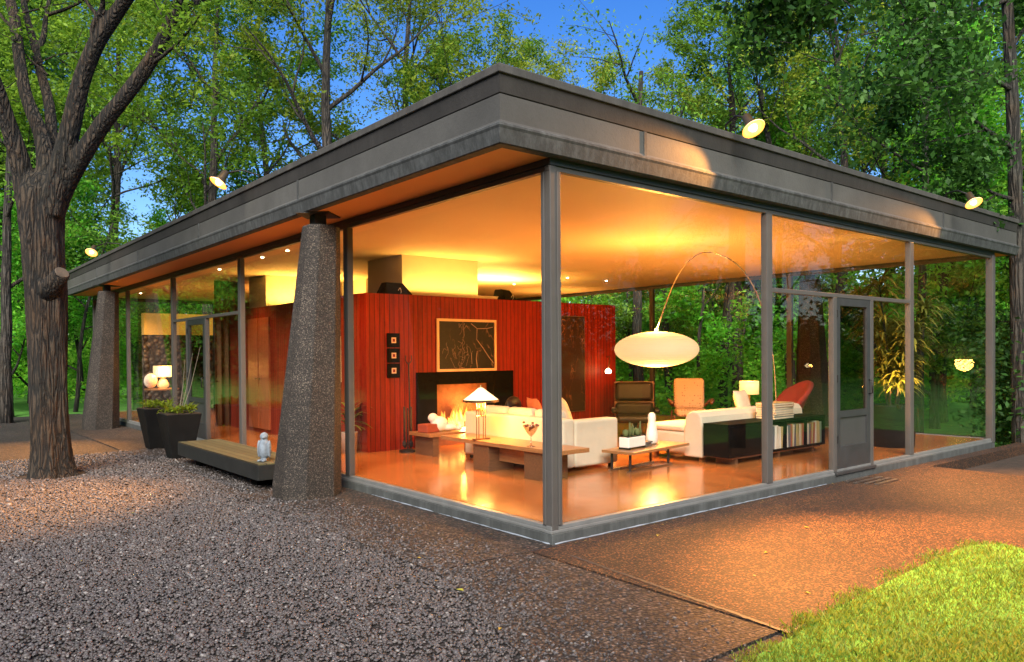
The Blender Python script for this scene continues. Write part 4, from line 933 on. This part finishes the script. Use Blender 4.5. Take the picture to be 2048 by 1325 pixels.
# ------------------------------------------------------------------ outdoor objects by the house
def planter(x, y, lab, seed, twigs):
    t = thing('tall_planter', lab, 'planter', (x, y, G), 0, 'tapered black planters by the entrance')
    m_ = MB().prism([(-.155, -.155), (.155, -.155), (.155, .155), (-.155, .155)], 0, .70, [(-.27, -.27), (.27, -.27), (.27, .27), (-.27, .27)]); m_.build('pot', M['planter'], t, bevel=.01)
    MB().box(-.25, .25, -.25, .25, .68, .71).build('soil', M['soil'], t)
    rr = random.Random(seed); m_ = MB()
    for k in range(130):
        a = rr.uniform(0, 6.28); r_ = .25 * rr.random() ** .5; strap_leaves(m_, 2, .01, 0, .03, rr.uniform(.07, .15), rr, .014, .9, (r_ * math.cos(a), r_ * math.sin(a), .70 + rr.uniform(0, .08)))
    m_.build('foliage', M['leaf_y'], t)
    if twigs:
        m_ = MB(); 
        for k in range(3): m_.tube([(.02 * k, 0, .7), (.06 + .05 * k, -.03 * k, 1.1), (.10 + .10 * k, -.06 * k, 1.55 + .1 * k)], [.007, .005, .002], 6)
        m_.build('twig', plain('pale_twig', (.14, .13, .10), .8), t)
planter(-.66, 9.55, 'black tapered planter with low greenery, the one farther from the bench', 41, False); planter(-.74, 7.95, 'black tapered planter with pale twigs next to the low bench', 42, True)
be = thing('entrance_bench', 'low dark floating bench with weathered wood top between planter and pillar', 'bench', (-.95, 4.10, G))
MB().box(0, .62, 0, 3.2, .12, .30).build('bench_body', plain('bench_side', (.014, .015, .015), .65, spec=.25, var=.3, bmp=.2), be, bevel=.006)
MB().box(.004, .616, .004, 3.196, .30, .318).build('bench_top', M['benchtop'], be, bevel=.003)
for y in (.4, 2.6): MB().box(.14, .50, y, y + .2, 0, .12).build('leg', M['black'], be)
def penguin():
    m_ = MB(); m_.ell((0, 0, .15), (.075, .07, .14)); m_.ell((0, 0, .30), (.05, .052, .052)); m_.ell((-.035, -.02, .29), (.035, .02, .016)); m_.ell((0, .075, .15), (.03, .016, .11)); m_.ell((0, -.075, .15), (.03, .016, .11)); m_.ell((-.05, .03, .012), (.05, .025, .016)); m_.ell((-.05, -.03, .012), (.05, .025, .016))
    o = m_.build('bird_statue', M['stone_statue'], smooth=True); r_ = o.modifiers.new('remesh', 'REMESH'); r_.mode = 'VOXEL'; r_.voxel_size = .009; r_.use_smooth_shade = True
    o.location = (-.78, 4.33, G + .318); o.rotation_euler = (0, 0, R(35)); tag(o, 'small weathered blue grey bird statue standing on the entrance bench', 'statue')
penguin()
m_ = MB()
for k, (a, b) in enumerate((((4.72, -.14), (5.28, -.14)), ((4.68, -.25), (5.36, -.25)), ((4.72, -.36), (5.34, -.36)), ((4.75, -.46), (5.3, -.46)))): m_.box(a[0] + .02 * k, b[0] + .02 * k, a[1] - .028, a[1] + .028, G + .004, G + .016)
simple('boot_scraper', 'flat slatted metal grille on the paving outside the terrace door', 'grille', m_, M['steel'])
rr = random.Random(77)
leafm = leafmat('fallen_leaf', (.25, .24, .03), (.40, .36, .05), (.5, .30, .06), .2)
for k, (x, y, lab) in enumerate([(-1.35, -.55, 'left of the joint'), (-1.12, .32, 'near the house base'), (1.05, -1.35, 'in the amber light pool'), (.85, -.42, 'beside the right curb'), (-1.6, -1.3, 'at the gravel edge'), (2.1, -1.1, 'on the lit terrace'), (-2.4, 3.7, 'out on the gravel'), (.35, -2.1, 'by the lawn edge')]):
    s = rr.uniform(.02, .035); m_ = MB().add([(-s, 0, 0), (-.3 * s, s * .5, .006), (s, 0, .002), (-.3 * s, -s * .5, .008), (-s, 0, -.0015), (-.3 * s, s * .5, .0045), (s, 0, .0005), (-.3 * s, -s * .5, .0065)], [(0, 3, 2, 1), (4, 5, 6, 7), (0, 1, 5, 4), (1, 2, 6, 5), (2, 3, 7, 6), (3, 0, 4, 7)])
    simple('fallen_leaf', 'single yellow fallen leaf ' + lab, 'leaf', m_, leafm, (x, y, G + .006), rr.uniform(0, 6), 'fallen leaves on the ground')

def build_litter():
    r = np.random.default_rng(15); n = 420; x = r.uniform(-4.5, 6.5, n); y = r.uniform(-3.2, 3, n) ; x[250:] = r.uniform(-.3, 6.6, 170); y[250:] = -.08 - np.abs(r.normal(0, .12, 170))
    ok = (x < -.06) | (y < -.07); x, y = x[ok], y[ok]; n = len(x); a = r.uniform(0, 6.28, n); L_ = r.uniform(.006, .02, n); W = L_ * r.uniform(.15, .6, n); z = np.full(n, G + .006)
    dx, dy = np.cos(a) * L_, np.sin(a) * L_; ex, ey = -np.sin(a) * W, np.cos(a) * W
    v = np.stack([np.stack([x - dx, y - dy, z], 1), np.stack([x + ex, y + ey, z + .003], 1), np.stack([x + dx, y + dy, z + r.uniform(0, .006, n)], 1), np.stack([x - ex, y - ey, z + .004], 1)], 1).reshape(-1, 3)
    o = npmesh('leaf_litter', v, np.arange(4 * n).reshape(-1, 4), leafmat('litter', (.06, .035, .015), (.14, .09, .03), (.3, .24, .08), .1)); tag(o, 'dry brown leaf bits and twigs scattered over paving and gravel', 'litter', kind='stuff')
build_litter()
# ------------------------------------------------------------------ vegetation
def leaves_np(P, n_per, spread, size, rng, droop=.3, aspect=.45, wild=.55):
    """P (k,3) twig points -> quads"""
    k = len(P); c = np.repeat(P, n_per, 0) + rng.normal(0, 1, (k * n_per, 3)) * np.array([spread, spread, spread * .7]); n = len(c)
    a = rng.uniform(0, 2 * np.pi, n); el = rng.normal(-droop, .5, n); d = np.stack([np.cos(a) * np.cos(el), np.sin(a) * np.cos(el), np.sin(el)], 1)
    u = rng.normal(0, 1, (n, 3)) * wild + np.array([0, 0, 1.]); s = np.cross(d, u); s /= np.linalg.norm(s, axis=1)[:, None] + 1e-6
    nn = np.cross(s, d); L_ = (size * rng.uniform(.4, 1.4, n))[:, None]; W = L_ * aspect
    p0 = c - d * L_ * .5; p1 = c + s * W * .5 + nn * W * .15; p2 = c + d * L_ * .5; p3 = c - s * W * .5 + nn * W * .15
    return np.stack([p0, p1, p2, p3], 1).reshape(-1, 3), np.arange(4 * n).reshape(-1, 4)
def limb(m_, tips, rng, p, d, length, r, level, maxlevel, upw, sides, wander=.18, spawn=(.35, 1.0), nchild=4, shrink=.55):
    k = 6 if level == 0 else 5; pts = [Vector(p)]; rs = [r]; dd = Vector(d).normalized()
    for i in range(k):
        dd = (dd + Vector((rng.uniform(-wander, wander), rng.uniform(-wander, wander), rng.uniform(-wander, wander) + upw)) ).normalized()
        pts.append(pts[-1] + dd * length / k); rs.append(max(.006, r * (1 - .8 * (i + 1) / k)))
    m_.tube(pts, rs, sides, cap=False)
    if level >= maxlevel:
        for i in range(1, len(pts)): tips.append(tuple(pts[i]))
        return
    for c in range(nchild):
        t = spawn[0] + (spawn[1] - spawn[0]) * (c + rng.random() * .6) / nchild; t = min(t, .98); i = int(t * k); q = pts[i].lerp(pts[i + 1], t * k - i); ax = (pts[i + 1] - pts[i]).normalized()
        az = rng.uniform(0, 6.28); o1 = ax.orthogonal().normalized(); o2 = ax.cross(o1); sp = rng.uniform(.6, 1.1); nd = ax * math.cos(sp) + (o1 * math.cos(az) + o2 * math.sin(az)) * math.sin(sp)
        limb(m_, tips, rng, q, nd, length * rng.uniform(shrink - .1, shrink + .12), rs[i] * .6, level + 1, maxlevel, upw * .6 + .02, max(3, sides - 2), wander, (.3, 1.0), nchild, shrink)
class Proto: pass
def tree_proto(name, seed, H, r0, lo, spread, leafmat_, n_leaf, size, nl=9, lspread=.19, upw=.05, trunk_lean=.03):
    rng = random.Random(seed); nr = np.random.default_rng(seed); m_ = MB(); tips = []
    pts = []; p = Vector((0, 0, -.3)); rs = []; d = Vector((rng.uniform(-.08, .08), rng.uniform(-.08, .08), 1))
    k = 12
    for i in range(k + 1):
        t = i / k; pts.append(p.copy()); rs.append(r0 * (1 - t) ** .75 + .015 + (r0 * .35 if i == 0 else 0)); d = (d + Vector((rng.uniform(-.09, .09), rng.uniform(-.09, .09), .12))).normalized(); p += d * (H + .3) / k
    m_.tube(pts, rs, 9, cap=False)
    for j in range(nl):
        t = lo + (1 - lo) * (j + rng.random() * .5) / nl; t = min(t, .97); i = int(t * k); q = pts[i].lerp(pts[min(i + 1, k)], t * k - i); az = j * 2.4 + rng.uniform(-.4, .4); el = rng.uniform(.25, .8) + .35 * t
        ln = spread * (1.15 - .65 * ((t - lo) / (1 - lo))) * rng.uniform(.75, 1.15)
        limb(m_, tips, rng, q, (math.cos(az) * math.cos(el), math.sin(az) * math.cos(el), math.sin(el)), ln, rs[i] * .5, 1, 3, upw, 6, .17, (.25, 1.0), 4, .55)
    P = np.array(tips); per = max(1, int(n_leaf / len(P))); v, f = leaves_np(P, per, lspread, size, nr, wild=1.0)
    me = bpy.data.meshes.new(name + '_trunk'); me.from_pydata(m_.v, [], m_.f); me.update(); me.materials.append(M['bark_far']); me.polygons.foreach_set('use_smooth', [True] * len(me.polygons))
    o = npmesh(name + '_crown', v, f, leafmat_); cm = o.data; C.objects.unlink(o); bpy.data.objects.remove(o)
    P_ = Proto(); P_.trunk, P_.crown = me, cm; return P_
protos = [
    tree_proto('tall_tree_a', 1, 15, .20, .28, 4.6, M['leaf_a'], 30000, .15, 11),
    tree_proto('tall_tree_b', 2, 13, .17, .25, 4.2, M['leaf_b'], 28000, .145, 10),
    tree_proto('tall_tree_c', 3, 16, .23, .35, 5.0, M['leaf_y'], 20000, .14, 10, .17),
    tree_proto('slim_tree', 4, 12, .11, .30, 2.8, M['leaf_y'], 10000, .13, 9, .16, .14),
    tree_proto('dark_tree', 5, 12, .18, .18, 3.9, M['leaf_c'], 12000, .17, 10, .17, .02),
    tree_proto('young_tree', 6, 6.5, .08, .12, 2.4, M['leaf_u'], 19000, .13, 9, .19, .03),
    tree_proto('young_tree_b', 7, 5.0, .06, .08, 2.2, M['leaf_b'], 17000, .125, 9, .18, .03),
]
def place_tree(nm, k, x, y, s, rz, lab, cat, group=None, sz=1.0):
    z = float(hill_z(np.array(x), np.array(y)))
    t = thing(nm, lab, cat, (x, y, z), rz, group); t.scale = (s, s, s * sz)
    a = bpy.data.objects.new('trunk', protos[k].trunk); C.objects.link(a); a.parent = t
    b = bpy.data.objects.new('crown', protos[k].crown); C.objects.link(b); b.parent = t
    return t
def gp(px, D):      # ground position under photo column px at depth D
    p = at(px, 700, D); return p.x, p.y
# (px, depth, proto, scale, vertical, label)
TR = [
 (235, 27, 0, 1.0, 1.0, 'bright green tree behind the big trunk at the left'),
 (420, 24, 0, .95, 1.0, 'bright green tree rising behind the left roof edge'),
 (560, 31, 1, 1.15, 1.05, 'mid green tree between the left spotlight and the roof peak'),
 (690, 23, 2, 1.0, 1.0, 'olive tree with forked limbs above the middle of the left roof edge'),
 (810, 29, 2, 1.05, 1.0, 'olive leafed tree left of the roof peak'),
 (930, 26, 0, .78, 1.0, 'green tree just left of the roof peak'),
 (1060, 31, 2, .82, 1.0, 'olive tree directly behind the roof peak'),
 (1210, 28, 3, .95, 1.0, 'thin feathery tree right of the roof peak'),
 (1300, 32, 3, 1.05, 1.0, 'second thin feathery tree right of the roof peak'),
 (1400, 27, 3, .85, 1.0, 'sparse young tree left of the brightest spotlight'),
 (1475, 22, 0, .78, 1.0, 'light green tree directly behind the brightest spotlight'),
 (1570, 26, 1, .9, 1.0, 'mid green tree right of the brightest spotlight'),
 (1660, 20, 2, .7, 1.0, 'olive tree behind the right half of the roof'),
 (1780, 23, 1, .9, 1.0, 'mid green tree behind the far right roof end'),
 (1880, 19, 1, .8, 1.0, 'mid green tree close behind the right end of the house'),
 (30, 30, 1, 1.1, 1.0, 'mid green tree far left beyond the yard'),
 (120, 36, 0, 1.2, 1.0, 'tall bright tree in the left distance'),
 (-80, 24, 0, 1.0, 1.0, 'green tree just past the left border'),
 (1130, 40, 3, 1.15, 1.0, 'far feathery tree behind the roof peak'),
 (1530, 37, 1, 1.1, 1.0, 'far mid green tree behind the bright spotlight'),
 (1930, 29, 0, 1.15, 1.0, 'tall bright tree far behind the right roof end'),
]
for i, (px, D, k, s, sz, lab) in enumerate(TR):
    x, y = gp(px, D); place_tree('forest_tree', k, x, y, s, i * 1.7, lab, 'tree', 'tall forest trees behind the house', sz)
# young trees seen through the glass
YT = [(1255, 23.5, 'left of the paper lantern'), (1345, 26, 'right of the paper lantern'), (1440, 22.5, 'above the patterned armchair'), (1505, 25, 'beside the tall window mullion'), (1570, 29, 'left of the outside pillar'), (1690, 24, 'behind the terrace door'), (1790, 24, 'behind the indoor plant'), (1870, 17.5, 'through the last right window'), (1945, 20, 'behind the right corner window'), (2020, 17, 'right of the glass corner'),
      (1180, 26, 'over the end of the red wall'), (60, 25, 'behind the big trunk'), (160, 27, 'between the big trunk and the far pillar'), (20, 21.5, 'at the left border beyond the gravel'), (330, 30, 'seen through the entrance glass'), (440, 31, 'beyond the entrance door'), (560, 32, 'beyond the left half of the house'), (1400, 27, 'deep behind the patterned armchair'), (1620, 29, 'deep behind the terrace door'), (1300, 30, 'deep behind the paper lantern')]
for i, (px, D, lab) in enumerate(YT):
    x, y = gp(px, D); place_tree('young_tree', 5 if i % 3 else 6, x, y, .85 + .3 * ((i * 7) % 5) / 5, i * 2.1, 'young leafy tree ' + lab, 'tree', 'young trees around the glass house')
# bare slender trunks among the understorey
def bare_trunk(px, D, r_, H, lean, lab, seed):
    x, y = gp(px, D); z = float(hill_z(np.array(x), np.array(y))) - .2; rng = random.Random(seed); m_ = MB(); tips = []
    pts = [Vector((lean * i * i / 36 + rng.uniform(-.04, .04), rng.uniform(-.04, .04), H * i / 9)) for i in range(10)]; m_.tube(pts, [r_ * (1 - .07 * i) for i in range(10)], 9)
    for k in range(5): i = 4 + k; limb(m_, tips, rng, pts[i], (math.cos(k * 2.4), math.sin(k * 2.4), .6), H * .28, r_ * .35, 2, 3, .05, 5)
    t = thing('forest_tree', lab, 'tree', (x, y, z), 0, 'slender dark trunks seen through the glass')
    m_.build('trunk', M['bark_far'], t, smooth=True); v, f = leaves_np(np.array(tips), 26, .3, .12, np.random.default_rng(seed)); npmesh('crown', v, f, M['leaf_b'], t)
for i, (px, D, r_, H, ln, lab) in enumerate([(1448, 21.5, .12, 9, 1.1, 'leaning dark trunk above the patterned armchair'), (1472, 21.8, .09, 9, 2.0, 'forked slender trunk right of the patterned armchair'), (1335, 23, .13, 9, -.3, 'straight grey trunk right of the paper lantern'), (1275, 22, .17, 10, .1, 'thick grey trunk above the black lounge chair'), (1585, 22, .16, 9, -.7, 'leaning grey trunk left of the outside pillar'), (1395, 21, .06, 7, .4, 'thin trunk left of the patterned armchair'), (1865, 21, .09, 9, .2, 'thin trunk through the last right window'), (150, 23, .07, 6, .5, 'pale slim trunk between big tree and far pillar'), (1840, 15.8, .10, 10, .3, 'dark twin trunk rising over the right roof edge'), (10, 19, .16, 8, .1, 'dark trunk at the left border')]):
    bare_trunk(px, D, r_, H, ln, lab, 60 + i)
# trees behind the camera and to the right, reflected in the glass
for i, (x, y, k, s) in enumerate([(9, -13, 1, .8), (14, -11, 3, 1.0), (19, -15, 0, .9), (25, -11, 2, .85), (13, -20, 2, .9), (31, -17, 1, 1.0), (20, -24, 0, 1.0)]):
    place_tree('yard_tree', k, x, y, s, i * 1.3, ['mid green', 'feathery', 'bright green', 'olive', 'broad olive', 'dense green', 'tall bright', 'yard side', 'far yard side', 'drive side', 'old yard'][i] + ' tree standing off to the side, mirrored in the glass', 'tree', 'trees facing the glass walls')

# undergrowth and far wood as masses
def mass(name, lab, xy, zf, n_cl, per, spread, size, m, seed, cat='undergrowth'):
    r = np.random.default_rng(seed); P = []
    x, y, h = xy(r, n_cl); z = hill_z(x, y) + zf(r, n_cl) * h
    v, f = leaves_np(np.stack([x, y, z], 1), per, spread, size, r, .1, .5, 1.5); o = npmesh(name, v, f, m); tag(o, lab, cat, kind='stuff')
def ring_xy(px0, px1, d0, d1, hfun):
    def g(r, n):
        px = r.uniform(px0, px1, n); D = d0 + (d1 - d0) * r.random(n) ** .8; fx = (px - 1024) / 1526.2
        x = CAM.x + (fw.x + rt.x * fx) * D; y = CAM.y + (fw.y + rt.y * fx) * D
        return x, y, hfun(px, D, x, y)
    return g
hf = lambda px, D, x, y: 1.0 * (.6 + .6 * np.sin(x * .9) * np.sin(y * .7 + 1)) + np.clip((D - 20) * .22, 0, 3.4)
mass('undergrowth', 'dense bright green undergrowth on the slope behind the house', ring_xy(1080, 2120, 20.5, 31, hf), lambda r, n: r.random(n) ** .8, 5200, 16, .26, .15, M['leaf_u'], 1)
mass('undergrowth', 'bright green shrubs and ground cover beyond the gravel at the left', ring_xy(-160, 720, 26, 40, lambda px, D, x, y: .35 + np.clip((D - 27) * .30, 0, 3.6)), lambda r, n: r.random(n) ** .8, 5200, 16, .28, .16, M['leaf_u'], 2)
mass('woodland', 'far wall of woodland foliage closing the view between the trunks', ring_xy(-250, 2250, 36, 50, lambda px, D, x, y: np.where((px > 1640) & (px < 1760), 3.0, 5.5) + 2.0 * np.sin(px * .013) ), lambda r, n: r.random(n) ** .75, 9000, 16, .75, .30, M['leaf_b'], 3, 'woodland')
mass('woodland', 'woodland across the yard and lawn facing the glass walls', (lambda r, n: (lambda a, d: (4 + d * np.cos(a), 2 + d * np.sin(a), np.where((a > np.radians(311)) & (a < np.radians(335)), 2.6, np.where(a < np.radians(150), 17.0, 11.0)) + 2.5 * np.sin(a * 23) + 1.5 * np.sin(a * 61)))(np.radians(r.uniform(95, 352, n)), r.uniform(27, 36, n))), lambda r, n: r.random(n) ** .95, 24000, 8, .8, .38, M['leaf_c'], 8, 'woodland')
mass('woodland', 'dense tall woodland off to the right past the bed', (lambda r, n: (lambda a, d: (4 + d * np.cos(a), 2 + d * np.sin(a), 12.0 + 2.0 * np.sin(a * 31)))(np.radians(r.uniform(334, 356, n)), r.uniform(24, 34, n))), lambda r, n: r.random(n), 6000, 9, .8, .38, M['leaf_c'], 9, 'woodland')
mass('woodland', 'dense woodland beyond the yard facing the left glass wall', (lambda r, n: (lambda a, d: (4 + d * np.cos(a), 2 + d * np.sin(a), 13.0 + 3 * np.sin(a * 37)))(np.radians(r.uniform(96, 152, n)), r.uniform(30, 44, n))), lambda r, n: r.random(n), 16000, 8, .8, .42, M['leaf_c'], 19, 'woodland')
mass('shrub_border', 'dark leafy shrub border at the right beyond the planting bed', ring_xy(1985, 2230, 13.2, 16.5, lambda px, D, x, y: 1.9 + 0 * px), lambda r, n: r.random(n), 900, 26, .22, .11, M['leaf_c'], 4)
mass('ivy', 'dark ivy leaves covering the planting bed by the lawn', (lambda r, n: (lambda x, y: (x, y, np.full(n, .12)))(*(lambda t, u: (2.9 + t * 3.3, -2.75 - u * 1.6 - t * .55))(r.random(n), r.random(n)))), lambda r, n: r.random(n) + .5, 500, 14, .07, .05, M['leaf_c'], 5, 'ivy')

# big foreground tree
bt = thing('big_tree', 'large ridged bark tree with many spreading limbs at the left of the yard', 'tree', (0, 0, 0))
def bigtree():
    D = 10.4; m_ = MB(); rr = random.Random(8)
    def P(px, py, dd=0): return at(px, py, D + dd)
    def rpx(w_): return w_ * .84 / 2 / 1526.2 * D
    def rough_tube(pts, rs, n=26, seed=0, flare=False):
        pts = smooth_path(pts, 4); k = len(pts); R_ = []
        src = rs; m0 = len(src)
        lf = 1 if flare else .84
        for i in range(k):
            t = i / (k - 1) * (m0 - 1); a = min(int(t), m0 - 2); R_.append(lf * (src[a] + (src[a + 1] - src[a]) * (t - a)))
        # dense rings with ridges
        P2 = []; R2 = []
        for i in range(k - 1):
            for j in range(4): P2.append(pts[i].lerp(pts[i + 1], j / 4)); R2.append(R_[i] + (R_[i + 1] - R_[i]) * j / 4)
        P2.append(pts[-1]); R2.append(R_[-1])
        o = len(m_.v); m_.tube(P2, R2, n, cap=True)
        ph = [rr.uniform(0, 6.28) for _ in range(8)]
        for i in range(len(P2)):
            for j in range(n):
                a = 2 * math.pi * j / n; v = Vector(m_.v[o + i * n + j]); c = P2[i]
                k_ = 1 + .055 * math.sin(5 * a + ph[0] + i * .05) + .045 * math.sin(9 * a + ph[1] - i * .09) + .03 * math.sin(13 * a + ph[2] + i * .21) + rr.uniform(-.015, .015)
                if flare: z = (i / len(P2)); k_ *= 1 + .28 * math.exp(-z * 22) * (1 + .5 * math.sin(4 * a + 1))
                m_.v[o + i * n + j] = tuple(c + (v - c) * k_)
    base = P(105, 965)
    base.z = G - .06
    rough_tube([base, P(103, 900), P(98, 800), P(96, 690), P(93, 590), P(85, 500), P(80, 430), P(82, 385), P(84, 350)], [rpx(92), rpx(82), rpx(80), rpx(80), rpx(88), rpx(90), rpx(94), rpx(90), rpx(55)], 34, flare=True)
    # limbs: pixel path, widths, depth drift
    rough_tube([P(62, 470), P(50, 380, -.05), P(36, 310, -.15), P(14, 240, -.3), P(-8, 170, -.5), P(-40, 90, -.8)], [rpx(50), rpx(56), rpx(50), rpx(42), rpx(36), rpx(30)])
    rough_tube([P(92, 430), P(92, 330, .05), P(82, 270, .1), P(52, 190, .2), P(38, 110, .3), P(30, 40, .5), P(12, -30, .7)], [rpx(60), rpx(48), rpx(40), rpx(34), rpx(32), rpx(30), rpx(26)])
    rough_tube([P(100, 400, .1), P(104, 300, .3), P(98, 210, .5), P(80, 140, .6), P(66, 80, .8), P(50, 20, 1.0), P(44, -40, 1.2)], [rpx(40), rpx(34), rpx(30), rpx(26), rpx(22), rpx(20), rpx(16)], 18)
    rough_tube([P(76, 100, .7), P(88, 70, .8), P(92, 30, .9), P(104, -20, 1.0)], [rpx(18), rpx(18), rpx(15), rpx(13)], 14)
    rough_tube([P(100, 430, -.05), P(122, 330, -.1), P(142, 250, -.15), P(162, 165, -.2), P(192, 90, -.3), P(228, 35, -.4), P(268, -25, -.6)], [rpx(66), rpx(58), rpx(50), rpx(46), rpx(42), rpx(38), rpx(34)])
    rough_tube([P(102, 440, .05), P(128, 375, .0), P(165, 310, -.1), P(208, 245, -.2), P(245, 200, -.3), P(290, 140, -.4), P(322, 85, -.5), P(345, 35, -.6), P(372, -30, -.7)], [rpx(60), rpx(54), rpx(48), rpx(44), rpx(40), rpx(38), rpx(34), rpx(32), rpx(28)])
    rough_tube([P(192, 95, -.3), P(186, 55, -.4), P(206, 10, -.5), P(196, -30, -.7)], [rpx(20), rpx(18), rpx(15), rpx(13)], 14)
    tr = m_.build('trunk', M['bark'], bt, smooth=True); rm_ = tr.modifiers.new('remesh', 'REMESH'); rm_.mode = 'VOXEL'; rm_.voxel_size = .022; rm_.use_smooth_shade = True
    sm_ = tr.modifiers.new('smooth', 'SMOOTH'); sm_.factor = .5; sm_.iterations = 3
    m_ = MB(); tips = []; rng = random.Random(5)
    for (px, py, dd, ex, ey, ln, r_) in [(345, 40, -.6, 480, -60, 1.6, .05), (300, 130, -.4, 390, 40, 1.5, .03), (95, 30, .9, 190, 10, 1.4, .03), (30, 60, .4, -60, -20, 1.3, .03), (250, 0, -.5, 320, -120, 1.5, .04), (44, 10, 1.1, 120, -60, 1.3, .03), (200, 40, -.4, 140, -60, 1.2, .03), (-20, 120, -.7, -90, 60, 1.2, .03)]:
        a = P(px, py, dd); b = P(ex, ey, dd + rng.uniform(-.8, .8)); limb(m_, tips, rng, a, b - a, ln, r_, 1, 3, .0, 5, .16)
    for (px, py, dd) in [(60, 130, .5), (95, 150, .4), (30, 30, .6)]:
        limb(m_, tips, rng, P(px, py, dd), (rng.uniform(-1, 1), rng.uniform(-.5, .5), .4), .9, .018, 2, 3, 0, 4)
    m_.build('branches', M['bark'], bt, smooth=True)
    v, f = leaves_np(np.array(tips), 14, .16, .085, np.random.default_rng(12)); npmesh('crown', v, f, M['leaf_a'], bt)
    # pruned limb stub
    a = P(96, 585, -.1); b = P(124, 546, -.26); MB().tube([a, a.lerp(b, .6), b], [.17, .12, .10], 14).build('pruned_stub', M['bark'], bt, smooth=True)
    d = (b - a).normalized(); m2 = MB().tube([b, b + d * .012], [.092, .085], 16); m2.build('cut_face', plain('cut_wood', (.07, .05, .035), .9, var=.4, bmp=.5), bt)
bigtree()

# dark near branches reaching in from the right and a dark trunk at the right border
def near_tree(label, tp, r0, sprays, seed, m, size=.11, per=26):
    t = thing('maple_tree', label, 'tree', (0, 0, 0)); m_ = MB(); rng = random.Random(seed); tips = []
    pts = smooth_path(tp, 4); m_.tube(pts, [r0 * (1 - .55 * i / len(pts)) for i in range(len(pts))], 12)
    for (a, b, ln, r_) in sprays: limb(m_, tips, rng, a, Vector(b) - Vector(a), (Vector(b) - Vector(a)).length * 1.0, r_, 1, 3, -.01, 6, .15, (.3, 1.0), 5, .5)
    m_.build('trunk', M['bark_far'], t, smooth=True); v, f = leaves_np(np.array(tips), per, .16, size, np.random.default_rng(seed), .45, .6); npmesh('crown', v, f, m, t)
bx_, by_ = gp(2042, 13.3)
near_tree('dark maple at the right border with branches over the roof', [(bx_, by_, -.4), at(2036, 600, 13.3), at(2030, 350, 13.2), at(2022, 150, 13.1), at(2010, -60, 13.0), at(1990, -260, 12.8)], .14,
    [(at(2028, 300, 13.2), at(1850, 200, 12.5), 0, .05), (at(2024, 180, 13.1), at(1800, 60, 12.2), 0, .05), (at(2030, 400, 13.2), at(1900, 400, 12.8), 0, .04), (at(2020, 100, 13.1), at(2120, -20, 13), 0, .04), (at(2012, -20, 13), at(1840, -90, 12), 0, .05), (at(2012, 0, 13), at(1700, 90, 11.5), 0, .05), (at(2028, 350, 13.2), at(2150, 260, 13.5), 0, .04), (at(2036, 560, 13.3), at(2140, 480, 13.4), 0, .03), (at(2036, 640, 13.3), at(1975, 660, 14.5), 0, .02)], 91, M['leaf_c'], .105, 20)
fx_, fy_ = gp(2480, 8.6)
near_tree('near dark leafed tree past the right border with a branch over the view', [(fx_, fy_, -.4), (fx_, fy_, 2.5), at(2380, -150, 8.6), at(2180, -380, 8.8), at(1900, -440, 9), at(1700, -420, 9), at(1640, -260, 8.8), at(1590, -140, 8.6), at(1540, -60, 8.5)], .16,
    [(at(1600, -150, 8.6), at(1470, 10, 8.3), 0, .03), (at(1560, -90, 8.5), at(1600, 20, 8.2), 0, .025), (at(1640, -250, 8.8), at(1700, -60, 8.4), 0, .03), (at(1560, -90, 8.5), at(1530, 60, 8.5), 0, .02)], 93, M['leaf_c'], .085, 9)
print('objects', len(bpy.data.objects))
